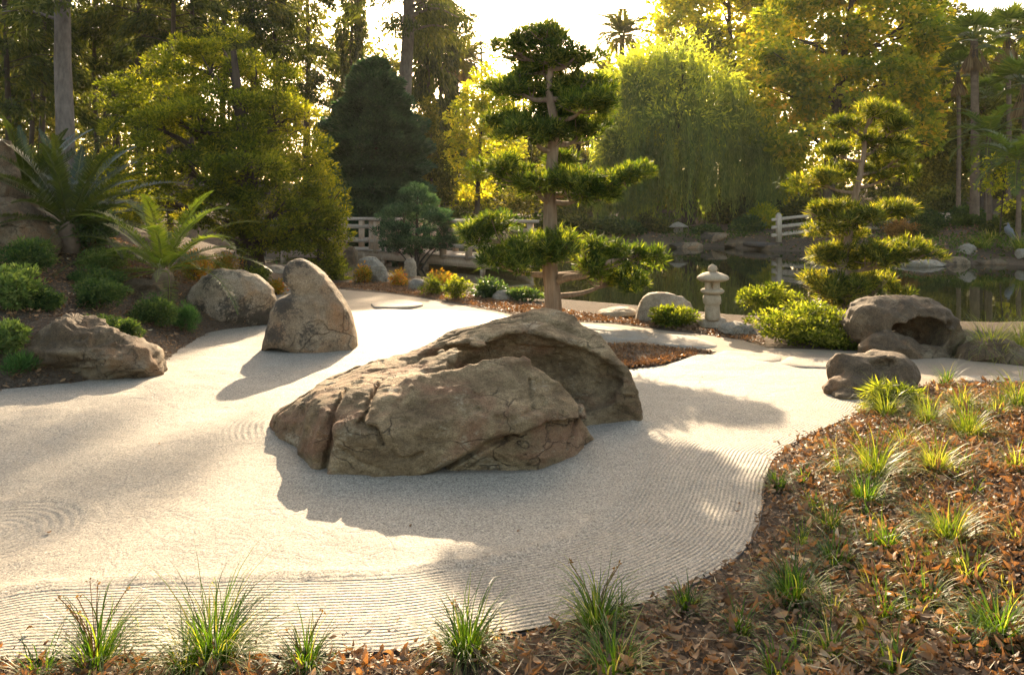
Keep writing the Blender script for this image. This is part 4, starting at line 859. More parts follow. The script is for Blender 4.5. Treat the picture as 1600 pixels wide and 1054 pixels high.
def cycad(label, u, v, n, length, leaf, seed, droop=.9, nl=46, ll=.17, lw=.012, el=(.1, 1.35), name='cycad', trunk=.3, vee=.45, pt=None, cat='cycad'):
    p = G_(u, v) if pt is None else np.array(pt); r = rng(seed); t = empty(name, p, label, cat)
    V, F, k, m = lathe([(.13, -.1), (.16, .0), (.15, trunk * .6), (.12, trunk), (.03, trunk + .06)], n=14, wob=.08, seed=seed); g = Geo(); g.add(V, F); g.build('trunk', M['bark_palm'], t, smooth=True)
    for i in range(n):
        q = (i + .5) / n; e = el[1] - (el[1] - el[0]) * q ** .85 + r.normal(0, .07); az = i * 2.399 + r.normal(0, .12); g = Geo()
        frond(g, r, (.05 * math.cos(az), .05 * math.sin(az), trunk + .02), az, e, length * r.uniform(.85, 1.08), droop * r.uniform(.7, 1.25), nl, ll, lw, .009, vee, r.normal(0, .12), side=r.normal(0, .15))
        g.build('frond', leaf, t)
    return t
cycad('big dark sago cycad with stiff fronds behind the grey hillside boulder', 105, 335, 46, 1.75, M['lf_cycad'], 21, droop=.75, nl=56, ll=.19, lw=.022, el=(-.15, 1.4), pt=(*PD(108, 310, 11.6)[:2], H(*PD(108, 310, 11.6)[:2]) + .1))
cycad('second dark cycad leaning left at the top of the slope', 60, 300, 36, 1.5, M['lf_cycad'], 22, droop=.6, nl=50, ll=.17, lw=.022, el=(0, 1.3), pt=(*PD(45, 300, 12.6)[:2], H(*PD(45, 300, 12.6)[:2]) + .25))
cycad('young bright green palm with arching fronds in the middle of the slope', 252, 402, 34, 1.62, M['lf_palm'], 23, droop=1.2, nl=58, ll=.21, lw=.018, el=(-.1, 1.35), name='palm', trunk=.12, vee=.25, cat='palm', pt=(*PD(255, 392, 11.3)[:2], H(*PD(255, 392, 11.3)[:2]) + .08))

# ------------------------------------------------------------------ shrubs on the planted slope and along the path
def mound(name, label, u, v, ru, rv, leaf, seed, n=3600, L=.045, W=.018, **k): return shrub(name, label, u, v, ru, rv, M[leaf], n, L, W, seed, **k)
J = dict(cloud=dict(up=.25, out=1.0, sub=34, subr=.30, shell=.72), flat=.8)
mound('juniper', 'dark spreading juniper mound against the grey hillside boulder', 28, 402, 44, 34, 'lf_juniper', 1, 6500, .055, .016, **J)
mound('shrub', 'light green rounded shrub at the left end of the slope, below the dark juniper', 14, 456, 38, 38, 'lf_light', 2, 3600, .055, .024)
mound('juniper', 'small dark juniper beside the light green rounded shrub', 62, 468, 28, 20, 'lf_juniper', 3, 3200, .05, .015, **J)
mound('shrub', 'light green shrub cut by the picture edge beside the long low brown rock', 4, 532, 30, 30, 'lf_light', 4, 3000, .05, .022)
mound('shrub', 'dark glossy shrub with upright leaves in front of the big sago cycad', 138, 362, 46, 44, 'lf_gloss', 5, 3600, .085, .034)
mound('shrub', 'pale grey green dome shrub under the dark glossy shrub', 159, 410, 38, 22, 'lf_light', 6, 4200, .045, .018)
mound('juniper', 'upper of the two flat green junipers on the middle of the slope', 130, 433, 42, 17, 'lf_juniper', 7, 4600, .045, .014, **J)
mound('juniper', 'broad bright juniper mound at the centre of the slope', 141, 460, 44, 26, 'lf_juniper', 8, 6500, .045, .014, **J)
mound('juniper', 'low juniper just above the long low brown rock', 142, 508, 38, 16, 'lf_juniper', 9, 4500, .04, .013, **J)
mound('juniper', 'small dark juniper at the right end of the long low brown rock', 190, 514, 24, 18, 'lf_juniper', 10, 3200, .04, .013, **J)
mound('juniper', 'round juniper mound below the flat dark rock slab', 231, 484, 33, 27, 'lf_juniper', 11, 5200, .045, .014, **J)
mound('fern', 'soft bright green feathery plant left of the wide pale rock', 285, 496, 20, 26, 'lf_fern', 12, 3200, .06, .006, cat='fern', cloud=dict(up=.9, out=.6))
mound('grass_clump', 'small dark green tuft at the left end of the long low brown rock', 32, 576, 24, 16, 'lf_fern', 13, 1200, .09, .008, cat='grass', cloud=dict(up=.9, out=.6))
mound('nandina', 'orange and gold nandina under the arching palm fronds', 302, 414, 24, 26, 'lf_nandina', 14, 1500, .06, .022)
mound('nandina', 'gold tinged nandina behind the top of the wide pale rock', 352, 410, 22, 18, 'lf_nandina', 15, 1200, .06, .022)
mound('nandina', 'yellow green nandina left of the standing stone', 396, 424, 22, 20, 'lf_azalea', 16, 1200, .06, .022)
mound('nandina', 'low golden shrub half hidden behind the standing stone', 430, 448, 18, 14, 'lf_nandina', 17, 900, .06, .022)
mound('shrub', 'green shrub with bronze tips under the slim leaning tree', 520, 418, 26, 22, 'lf_azalea', 18, 1900, .08, .03)
mound('nandina', 'bronze green nandina left of the rounded light grey rock', 568, 428, 16, 18, 'lf_nandina', 19, 1000, .07, .026)
mound('nandina', 'yellow topped nandina behind the small egg shaped rock', 616, 413, 14, 12, 'lf_nandina', 20, 800, .07, .028)
mound('nandina', 'small orange nandina on its own thin stem in the mulch', 625, 434, 17, 15, 'lf_nandina', 21, 900, .06, .024)
mound('nandina', 'red tipped nandina behind the brightest yellow nandina', 690, 438, 22, 18, 'lf_nandina', 22, 1300, .06, .024)
mound('nandina', 'green gold nandina left of the red tipped nandina', 672, 446, 16, 18, 'lf_azalea', 23, 1000, .06, .024)
mound('nandina', 'brightest yellow nandina at the edge of the path', 712, 450, 21, 20, 'lf_azalea', 24, 1500, .06, .024)
mound('shrub', 'dark green round shrub with pale tips right of the yellow nandina', 764, 450, 25, 18, 'lf_gloss', 25, 2000, .08, .03)
mound('shrub', 'low dark green shrub at the shore left of the pine trunk', 818, 461, 24, 11, 'lf_gloss', 26, 1700, .07, .026)
mound('shrub', 'sunlit round green shrub beside the stone lantern', 1059, 495, 34, 19, 'lf_azalea', 27, 2600, .075, .03)
mound('azalea', 'wide sunlit azalea in front of the golden cloud pruned pine', 1258, 508, 78, 36, 'lf_azalea', 28, 9000, .06, .024, lumps=16)
mound('azalea', 'upper left azalea clump behind the wide sunlit azalea', 1205, 470, 44, 22, 'lf_azalea', 29, 3600, .06, .024, pt=(*P(1208, 506)[:2], 0), zoff=.18)
mound('azalea', 'small azalea squeezed against the hollow boulder', 1318, 530, 34, 18, 'lf_azalea', 30, 2600, .06, .024)
mound('sedge_mound', 'golden topped drooping mound in front of the two lobed rock', 1398, 622, 40, 22, 'lf_azalea', 31, 2600, .10, .010, cat='grass mound', cloud=dict(up=.1, out=1.1, droop=.5))
for k, (u, v, ru, rv, lab) in enumerate([(582, 396, 26, 13, 'round clipped green shrub left of three under the bridge'), (612, 400, 26, 14, 'middle clipped green shrub of three under the bridge'), (640, 399, 22, 13, 'right clipped green shrub of three under the bridge'), (672, 405, 30, 10, 'low spreading green shrub behind the triangular pond rock'), (715, 400, 26, 10, 'flat green shrub behind the dark pond rock')]):
    mound('clipped_shrub', lab, u, v, ru, rv, 'lf_juniper', 40 + k, 2600, .09, .035, cat='shrub', group='clipped shrubs below the bridge', pt=(*PD(u, 412, 24.5)[:2], 0))
# slim leaning tree behind the standing stone
b = G_(497, 440)
tree('slim_tree', 'slim young tree with a dark leaning trunk behind the standing stone', 'tree', b, px_cl([(500, 345, 26, 26), (482, 372, 22, 18), (515, 380, 24, 20, .3), (498, 400, 24, 20, -.2), (520, 405, 16, 14), (505, 320, 20, 20, .2)], b[1]), 5200, .09, .035, M['lf_tree'], M['bark_dark'], tr=.07, seed=51)
# big bushy tree above the slope
b = np.array((*PD(395, 400, 17.0)[:2], 0)); b[2] = H(b[0], b[1])
tree('bushy_tree', 'big bushy evergreen tree with dense small leaves above the planted slope', 'tree', b,
     px_cl([(255, 150, 75, 55, .5), (300, 105, 62, 50, 1.0), (350, 85, 55, 40, 1.2), (400, 130, 60, 55, .8), (215, 190, 55, 45, 0), (290, 200, 75, 60, -.6), (370, 190, 75, 65, -.4), (440, 195, 58, 60, .3), (230, 255, 60, 45, -.5), (310, 275, 75, 50, -1.0), (395, 270, 75, 55, -1.0),
            (470, 265, 55, 60, 0), (500, 300, 30, 45, .2), (350, 330, 65, 40, -1.0), (430, 335, 65, 48, -.8), (480, 340, 40, 40, 0), (400, 372, 45, 28, -.6), (455, 372, 50, 28, -.2), (515, 355, 32, 36, .6), (520, 320, 26, 40, .8), (200, 310, 50, 40, .6), (260, 330, 50, 35, .8), (190, 150, 35, 30, .6)], 17.0), 78000, .095, .036, M['lf_tree'], M['bark_dark'], tr=.22, seed=52, cloud=dict(sub=30, subr=.30, shell=.55))

# ------------------------------------------------------------------ far trees
def gz(u, D): x = (u - 800) / FPX * D; return np.array((x, D, H(x, D)))
# blue-green dense conifer
def dense_conifer():
    b = gz(585, 37.0); r = rng(61); t = empty('dense_conifer', b, 'dense blue green conifer with a rounded top behind the bridge', 'tree')
    g = Geo(); tube(g, [(0, 0, -.2), (0, 0, 4), (0, 0, 7.6)], [.3, .2, .05], 8); g.build('trunk', M['bark_dark'], t)
    n = 120000; Ht = PD(585, 92, 37)[2] - b[2]; z = Ht * (1 - r.uniform(0, 1, n) ** .7 * .99); f = z / Ht
    R = 2.2 * np.clip((1 - f) / .42, 0, 1) ** .62 * (0.86 + .14 * np.clip((f) / .3, 0, 1)); az = r.uniform(0, 2 * PI, n)
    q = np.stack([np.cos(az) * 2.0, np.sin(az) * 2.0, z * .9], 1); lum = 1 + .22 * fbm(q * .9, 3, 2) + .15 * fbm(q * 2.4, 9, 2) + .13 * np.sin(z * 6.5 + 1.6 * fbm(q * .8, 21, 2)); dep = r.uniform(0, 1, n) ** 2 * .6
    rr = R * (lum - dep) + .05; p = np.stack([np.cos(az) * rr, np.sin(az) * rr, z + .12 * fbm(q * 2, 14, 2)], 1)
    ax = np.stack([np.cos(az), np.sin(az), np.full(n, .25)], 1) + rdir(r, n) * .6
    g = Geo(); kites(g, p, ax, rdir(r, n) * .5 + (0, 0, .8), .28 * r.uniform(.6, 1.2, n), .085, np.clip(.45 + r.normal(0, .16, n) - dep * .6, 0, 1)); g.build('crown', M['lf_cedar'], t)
dense_conifer()
def tall_conifer(label, u, D, wpx, seed, ht=20, zlow=3.0, nb=46, bl=3.2, hang=.8, leaf='lf_pine', bark='bark_dark', spray=70, lean=0.0, L=.30, name='tall_pine', group='tall conifers standing behind the garden'):
    b = gz(u, D); r = rng(seed); t = empty(name, b, label, 'tree', group); tr = wpx / FPX * D / 2
    pts = np.array([(lean * z + .08 * math.sin(z * .5 + seed), 0, z) for z in np.linspace(-.3, ht, 24)]); g = Geo(); tube(g, pts, tr * np.linspace(1.12, .35, 24), 10, wob=.04, seed=seed)
    lf = Geo()
    for i in range(nb):
        z = zlow + (ht - zlow) * (i + r.uniform(0, 1)) / nb; az = r.uniform(0, 2 * PI); l = bl * (1 - .55 * (z - zlow) / (ht - zlow)) * r.uniform(.6, 1.1); o = np.array((lean * z, 0, z)); d = np.array((math.cos(az), math.sin(az), 0))
        br = curve([o, o + d * l * .5 + (0, 0, .12 * l), o + d * l + (0, 0, -.10 * l)], 9); tube(g, br, tr * .22 * np.linspace(1, .25, 9), 5)
        k = int(spray * l / bl); f = r.uniform(.22, 1, k) ** .8; c = np.array([np.interp(f * 8, np.arange(9), br[:, q]) for q in range(3)]).T
        side = np.cross(d, (0, 0, 1.0)); off = r.normal(0, .16, (k, 1)) * l * (1.1 - f[:, None] * .5); c = c + side * off - np.array((0, 0, 1)) * np.abs(off) * .35
        m = 5; C2_ = np.repeat(c, m, 0) + r.normal(0, .09, (k * m, 3)) - np.array((0, 0, 1)) * (hang * r.uniform(0, .6, (k * m, 1))); ax = d * .5 + rdir(r, k * m) * .55 + np.array((0, 0, -hang))
        kites(lf, C2_, ax, rdir(r, k * m), L * r.uniform(.6, 1.2, k * m), L * .24, np.clip(r.uniform(.05, .85, k * m) + r.normal(0, .1), 0, 1))
    g.build('trunk', M[bark], t, smooth=True); lf.build('crown', M[leaf], t); return t
tall_conifer('thick pale grey trunk of a tall conifer rising behind the sago cycads', 102, 23, 27, 71, 18, 5.5, 30, 2.6, .5, bark='bark_grey')
tall_conifer('thick grey pine trunk leaning right above the dense blue green conifer', 622, 44, 25, 72, 22, 10.5, 60, 4.6, 1.0, bark='bark_grey', lean=.045, spray=110)
for k, (u, D, w, lab, ht, zl) in enumerate([(66, 34, 9, 'slender dark trunk just left of the thick pale trunk', 20, 5), (48, 38, 7, 'thin leaning trunk near the left picture edge', 19, 4.5), (10, 30, 9, 'dark conifer cut by the left picture edge', 17, 3.5), (150, 36, 7, 'thin trunk right of the thick pale trunk', 20, 6),
        (218, 33, 11, 'dark straight trunk above the left half of the bushy tree', 20, 7), (268, 31, 9, 'brown trunk above the middle of the bushy tree', 19, 7.5), (300, 42, 8, 'slim trunk far behind the bushy tree', 20, 8), (396, 36, 14, 'dark trunk above the right shoulder of the bushy tree', 21, 8), (432, 38, 9, 'thin brown trunk right of the bushy tree top', 21, 8), (180, 46, 10, 'tall shadowy conifer deep in the left wood', 22, 3), (350, 50, 10, 'tall shadowy conifer behind the bushy tree crown', 23, 4), (480, 52, 9, 'airy conifer between the bushy tree and the blue green conifer', 20, 6)]):
    tall_conifer(lab, u, D, w, 80 + k, ht, zl, 50, 3.0, .6, spray=96)
for k, (u, D, lab) in enumerate([(670, 52, 'weeping conifer with hanging curtains right of the leaning grey trunk'), (690, 58, 'narrow weeping conifer left of the far palms'), (548, 56, 'weeping conifer seen against the bright sky left of the leaning trunk')]):
    tall_conifer(lab, u, D, 8, 100 + k, 17, 2.5, 80, 2.0, 1.7, spray=54, L=.42)
# willow
def willow():
    D = 45.0; b = gz(1075, D); r = rng(110); t = empty('weeping_willow', b, 'weeping willow with long hanging curtains at the far edge of the pond', 'tree'); g = Geo()
    top = PD(1050, 70, D) - b
    tr = curve([(0, 0, -.2), (.1, 0, 2.5), (.0, 0, 5.5), (-.3, 0, 9.2)], 16); tube(g, tr, np.linspace(.42, .10, 16), 10, wob=.08)
    lf = Geo(); lump = px_cl([(975, 190, 40, 60), (965, 250, 34, 50, -.6), (985, 130, 40, 40, .4), (1010, 165, 62, 55), (1050, 110, 60, 45, .5), (1100, 140, 70, 55, .3), (1150, 190, 55, 55, .2), (990, 230, 48, 50, -.5), (1060, 200, 85, 60, -1.5), (1130, 235, 70, 60, -1.0), (1185, 260, 35, 40, .6), (1010, 120, 40, 40, 1.5)], D)
    for c in lump:
        c0 = np.array(c[:3]) - b; tube(g, curve([tr[8], (tr[10] + c0) / 2 + (0, 0, .8), c0], 9), np.linspace(.14, .03, 9), 6)
        m = 240; d = rdir(r, 26)[r.integers(0, 26, m)]; d[:, 2] = np.abs(d[:, 2]); d[:, 1] *= .9; st = c0 + d * np.array(c[3:6]) * r.uniform(.6, 1.05, (m, 1)) + r.normal(0, .13, (m, 3)); tone = r.normal(0, .12, m)
        zend = np.clip(0.85 + 1.0 * vnoise(np.stack([st[:, 0] * 1.1, st[:, 1] * 1.1, st[:, 0] * 0], -1), 3) + r.normal(0, .35, m), .25, 3.5); ln = np.minimum((st[:, 2] - zend), r.uniform(1.5, 7.5, m)); nk = 34; f = (np.arange(nk) + r.uniform(0, 1, (m, nk))) / nk
        sway = r.normal(0, .13, (m, 1)); ph = r.uniform(0, 6, (m, 1)); o2 = d[:, None, :2] * (.35 * np.minimum(1, f * 3))[..., None]
        p = np.stack([st[:, :1] + o2[..., 0] + sway * f + .05 * np.sin(f * 9 + ph), st[:, 1:2] + o2[..., 1] + sway * f * .5, st[:, 2:] - f * ln[:, None]], -1).reshape(-1, 3)
        k = len(p); kites(lf, p, np.array((0, 0, -1.0)) + r.normal(0, .28, (k, 3)), rdir(r, k), .34 * r.uniform(.6, 1.2, k), .062, np.clip(np.repeat(tone, nk) + r.uniform(.05, .58, k), 0, 1))
        q = 900 if c[0] / c[1] * FPX < 300 else 300; dd = rdir(r, q); dd[:, 2] = np.abs(dd[:, 2]); kites(lf, c0 + dd * np.array(c[3:6]) * (1 + .45 * vnoise(dd * 3.5 + c0, 4)[:, None]) * r.uniform(.7, 1.15, (q, 1)), dd + (0, 0, -.3) + rdir(r, q) * .6, rdir(r, q), .36, .09, np.clip(r.uniform(.55, 1.05, q), 0, 1))  # top leaves, most at the left, coloured golden to stand for sunlight
    g.build('trunk', M['bark_dark'], t, smooth=True); lf.build('crown', M['lf_willow'], t)
willow()
BL = dict(sub=30, subr=.30, shell=.5, out=.7, droop=.45)
tree('golden_tree', 'tall golden green tree rising directly behind the willow', 'tree', gz(1150, 72), px_cl([(1070, 60, 65, 60), (1130, 20, 70, 60), (1120, 100, 70, 60, 1), (1185, 80, 60, 60), (1180, 150, 60, 55, 1), (1060, -40, 70, 60), (1160, -60, 90, 60), (1210, 30, 60, 60, 1), (1030, 110, 40, 40, .5), (1200, 220, 45, 50, 1)], 72), 30000, .46, .33, M['lf_gold'], M['bark_dark'], tr=.4, seed=120, cloud=BL)
tree('liquidambar_tree', 'broad maple like tree with green and yellow leaves left of the tall palms', 'tree', gz(1290, 43), px_cl([(1240, 60, 75, 60), (1320, 40, 80, 60, 1), (1400, 60, 75, 60), (1230, 150, 60, 55), (1300, 130, 80, 55, -1), (1380, 130, 75, 45), (1440, 120, 45, 55, .5), (1250, 205, 60, 40, -.5), (1330, 195, 60, 30, .5), (1420, 185, 50, 40), (1280, -40, 90, 60), (1400, -50, 90, 70), (1450, 30, 40, 60), (1225, 100, 45, 40, -1), (1450, 220, 24, 36)], 43), 30000, .30, .22, M['lf_maple'], M['bark_dark'], tr=.36, seed=121, cloud=BL)
tree('liquidambar_tree', 'smaller yellow leaved tree whose low branches hang behind the pale bridge', 'tree', gz(1215, 47), px_cl([(1215, 250, 30, 30), (1235, 290, 34, 36), (1205, 310, 26, 26), (1250, 250, 30, 26), (1180, 200, 26, 40), (1195, 265, 20, 30)], 47), 4200, .24, .17, M['lf_gold'], M['bark_dark'], tr=.12, seed=122, cloud=BL)
tree('golden_tree', 'bright yellow green small tree left of the dark pine trunk', 'tree', gz(745, 46), px_cl([(760, 130, 36, 36), (735, 185, 42, 40), (775, 180, 40, 40), (720, 240, 34, 34), (765, 235, 50, 40), (800, 150, 30, 40, 1), (735, 285, 36, 26)], 46), 11000, .24, .16, M['lf_gold'], M['bark_dark'], tr=.16, seed=123, cloud=BL)
tree('broadleaf_tree', 'dark leafy tree between the blue green conifer and the yellow tree', 'tree', gz(675, 43), px_cl([(672, 230, 26, 45), (690, 290, 30, 30), (660, 290, 24, 30), (668, 180, 18, 30)], 43), 7000, .2, .09, M['lf_far'], M['bark_dark'], tr=.12, seed=124, cloud=BL)
tree('young_tree', 'small airy tree with pale yellow leaves on the right slope', 'tree', gz(1562, 31), px_cl([(1560, 260, 30, 20), (1585, 280, 30, 24), (1545, 290, 22, 18), (1580, 320, 26, 16), (1600, 250, 26, 22)], 31), 800, .16, .12, M['lf_gold'], M['bark_dark'], tr=.035, seed=125, cloud=BL)
# palms
def fan_palm(label, u, D, vtop, seed, n=26, fl=1.2, w=8, skirt=True, leaf='lf_palm', kind='fan', group='palms standing behind the pond', nl=None):
    b = gz(u, D); r = rng(seed); top = PD(u, vtop, D)[2] - b[2]; t = empty('palm', b, label, 'palm', group); tr = w / FPX * D / 2
    g = Geo(); tube(g, [(0, 0, -.2), (.05, 0, top * .5), (0, 0, top)], [tr * 1.2, tr, tr * .9], 9, wob=.04); g.build('trunk', M['bark_palm'], t, smooth=True)
    lf = Geo(); dead = Geo()
    for i in range(n + (10 if skirt else 0)):
        isd = i >= n; G2 = dead if isd else lf; az = i * 2.4 + r.normal(0, .1); el = r.uniform(-1.45, -1.1) if isd else 1.35 - 1.75 * ((i + .5) / n) + r.normal(0, .08)
        d = np.array((math.cos(el) * math.cos(az), math.cos(el) * math.sin(az), math.sin(el)))
        if kind == 'feather' and not isd:
            frond(G2, r, (0, 0, top), az, el, fl * 1.9, 1.3, nl or 26, fl * .5, .20 if D > 50 else .08, .035, .1, r.normal(0, .1)); continue
        c = np.array((0, 0, top)) + d * fl * .75; tube(G2, [(0, 0, top), c], [.025, .018], 4); sd = nrm(np.cross(d, (0, 0, 1.0))); m = 15; a = np.linspace(-1.25, 1.25, m)[:, None] * (.45 if isd else 1)
        ax = d * np.cos(a) + sd * np.sin(a) + np.array((0, 0, -.45 if not isd else -.8)) * (np.abs(a) * .3 + .3); kites(G2, np.tile(c, (m, 1)), ax, np.cross(sd, d) + rdir(r, m) * .2, fl * .85 * r.uniform(.8, 1.05, m), .11, np.clip(.5 + r.normal(0, .2, m), 0, 1), .5)
    lf.build('crown', M[leaf], t)
    if skirt: dead.build('dead_fronds', M['lf_dead'], t)
for k, (u, D, vt, w, fl, lab) in enumerate([(1522, 37, 62, 12, 1.05, 'thick fan palm with a brown skirt at the right edge of the maple like tree'), (1497, 41, 110, 6, .9, 'slim fan palm left of the thick fan palm'), (1575, 40, 50, 7, 1.1, 'fan palm with wide green fans near the right picture edge'), (1600, 36, 130, 8, 1.1, 'lower fan palm cut by the right picture edge'), (1540, 46, 150, 5, .9, 'thin palm stem behind the thick fan palm')]):
    fan_palm(lab, u, D, vt, 130 + k, 24, fl, w)
for k, (u, D, vt, w, fl, lab) in enumerate([(972, 66, 55, 9, 1.6, 'tall feathery palm against the bright sky left of the golden tree'), (708, 62, 85, 18, 1.4, 'stout palm with a shaggy brown trunk right of the weeping conifers'), (727, 66, 95, 11, 1.4, 'slimmer palm touching the stout shaggy palm'), (945, 72, 120, 9, 1.3, 'lower feathery palm behind the pine crown')]):
    fan_palm(lab, u, D, vt, 140 + k, 30, fl, w, skirt=k in (1, 2), leaf='lf_far', kind='feather')
for k, (u, v, D, fl, lab) in enumerate([(1590, 250, 30, 1.1, 'low arching palm in deep shade at the right picture edge'), (1545, 215, 34, 1.1, 'arching palm in shade below the fan palm skirts')]):
    fan_palm(lab, u, D, v, 150 + k, 22, fl, 7, skirt=False, kind='feather', leaf='lf_palm')
# understory across the pond
def far_bush(lab, u, D, ru, rv, leaf, seed, n=2600, L=.18, W=.08, name='bush', cat='bush', flat=.8):
    b = gz(u, D); k = D / FPX; return shrub(name, lab, 0, 0, ru, rv, M[leaf], n, L, W, seed, cat=cat, pt=(b[0], D - ru * k * .34, b[2]), cloud=dict(sub=26, subr=.32, shell=.6))
FB = [('green weeping mound at the far waterline under the willow edge', 1170, 41, 24, 17, 'lf_juniper'), ('dark green rounded bush behind the golden cloud pruned pine', 1385, 37, 70, 46, 'lf_pine'), ('rusty brown weeping maple mound on the right far bank', 1411, 33, 30, 19, 'lf_rust'), ('flat topped green bush on the right far slope', 1507, 39, 28, 11, 'lf_juniper'),
      ('mossy green hummock below the pale stone ledge', 1505, 36, 32, 11, 'lf_moss'), ('dark bush at the right end of the far slope', 1592, 33, 28, 30, 'lf_far'), ('dark bush between the moss and the rusty mound', 1450, 36, 26, 18, 'lf_juniper'), ('shadowy bush under the maple like tree', 1290, 48, 40, 42, 'lf_far'),
      ('tall shadowy shrub left of the thick fan palm', 1465, 47, 40, 60, 'lf_far'), ('tall shadowy shrub behind the thick fan palm', 1530, 52, 50, 70, 'lf_far'), ('tall shadowy shrub at the right picture edge', 1610, 48, 46, 70, 'lf_far'), ('sunlit gold bush beside the post of the pale bridge', 1196, 42, 22, 22, 'lf_gold'),
      ('dark bush left of the willow curtain', 930, 49, 40, 36, 'lf_far'), ('green bush between the pine trunk and the willow', 890, 45, 34, 24, 'lf_pine'), ('shadowy bush on the slope behind the yellow tree', 800, 50, 46, 30, 'lf_far'), ('low dark bush behind the right bridge rail', 720, 44, 30, 18, 'lf_pine'), ('low bush behind the small pruned pine', 672, 41, 32, 22, 'lf_cedar'), ('dark bush at the foot of the blue green conifer', 520, 40, 30, 40, 'lf_pine'),
      ('yellow lit bush deep behind the bridge', 735, 56, 46, 40, 'lf_gold'), ('dark understory bush right of the willow trunk', 1110, 52, 60, 50, 'lf_far'), ('dark understory bush behind the willow curtain', 1020, 52, 60, 55, 'lf_far'), ('dark shady bush on the slope beyond the right pruned pine', 1475, 42, 36, 30, 'lf_pine')]
FB += [('green shrub at the waterline left of the willow curtain', 985, 41.5, 22, 12, 'lf_juniper'), ('dark fern like shrub at the waterline behind the right pine pads', 1040, 41.6, 20, 10, 'lf_pine'), ('low green shrub in front of the tan wall of rock', 1105, 40.6, 22, 8, 'lf_juniper'), ('low dark shrub at the waterline beneath the dark bush behind the rail', 840, 41.5, 30, 14, 'lf_pine'), ('low green shrub right of the pale stone ledge', 1545, 35, 22, 10, 'lf_juniper'), ('dark shrub at the waterline left of the small lantern', 1010, 42.5, 30, 16, 'lf_pine'), ('dark shrub at the waterline behind the pine trunk', 905, 42, 34, 18, 'lf_pine'), ('green shrub at the waterline between the pine and the willow', 955, 42, 26, 15, 'lf_juniper'), ('dark shrub behind the tan wall of rock', 1125, 45, 34, 22, 'lf_pine'), ('dark shrub at the left end of the pale bridge', 1168, 44, 34, 26, 'lf_pine'), ('low green shrub at the waterline behind the rail', 780, 43, 34, 18, 'lf_juniper'), ('dark shrub behind the pale bridge rails', 1255, 43, 40, 26, 'lf_pine'), ('dark low shrub right of the rusty mound', 1440, 33, 26, 14, 'lf_pine'), ('dark low shrub at the foot of the young airy tree', 1560, 32, 30, 14, 'lf_pine')]
for k, (lab, u, D, ru, rv, lf) in enumerate(FB): far_bush(lab, u, D, ru, rv, lf, 600 + k, 4200 if D < 38 else 2600, .11 if D < 38 else .2, .05 if D < 38 else .1)
# woodland floor shrubs behind the left slope
for k, (u, D, ru, rv, lf, lab) in enumerate([(40, 19, 60, 60, 'lf_pine', 'dark shrub mass behind the left sago cycad'), (150, 22, 55, 60, 'lf_pine', 'dark shrub between the thick pale trunk and the bushy tree'), (10, 24, 40, 50, 'lf_tree', 'green shrub at the left picture edge behind the cycads'), (200, 27, 60, 60, 'lf_pine', 'shadowy shrub left of the bushy tree'), (95, 30, 60, 70, 'lf_pine', 'shadowy shrub behind the thick pale trunk'), (470, 34, 50, 60, 'lf_pine', 'shadowy shrub between the bushy tree and the bridge'), (8, 14.5, 22, 30, 'lf_gold', 'small yellow leaved sprig at the left edge above the upright rock')]):
    far_bush(lab, u, D, ru, rv, lf, 190 + k, 4200 if k < 6 else 500, .14, .05)
# the far wood that closes the view
r = rng(210); g = Geo()
cl = []
for i in range(150):
    u = r.uniform(-260, 1900); D = r.uniform(62, 95); k = D / FPX; gap = np.exp(-((u - 880) / 150) ** 2); hi = r.uniform(.25, 1.0) * (1 - .55 * gap)
    v = 330 - hi * (300 if u < 640 or u > 1180 else 190); c = PD(u, v, D); cl.append((*c, r.uniform(45, 85) * k, r.uniform(30, 60) * k, r.uniform(40, 75) * k))
for i in range(80):
    u = r.uniform(-300, 1950); D = r.uniform(52, 72); k = D / FPX; x = (u - 800) * k; hz = H(x, D); cl.append((x, D, hz + r.uniform(.4, 1.6), r.uniform(40, 80) * k, r.uniform(30, 60) * k, r.uniform(22, 50) * k))
leaf_cloud(g, r, cl, 85000, .62, .34, sub=24, subr=.36, shell=.4, out=.5, droop=.3)
for i in range(70):
    u = r.uniform(-200, 1850); D = r.uniform(60, 92); x = (u - 800) / FPX * D; tube(g, [(x, D, H(x, D) - .3), (x + r.normal(0, .4), D, r.uniform(9, 15))], [r.uniform(.12, .3), .08], 6, rnd=0.0)
tag(g.build('far_woods', M['lf_far']), 'mass of distant woodland closing the view behind the pond', 'wood', kind='stuff')
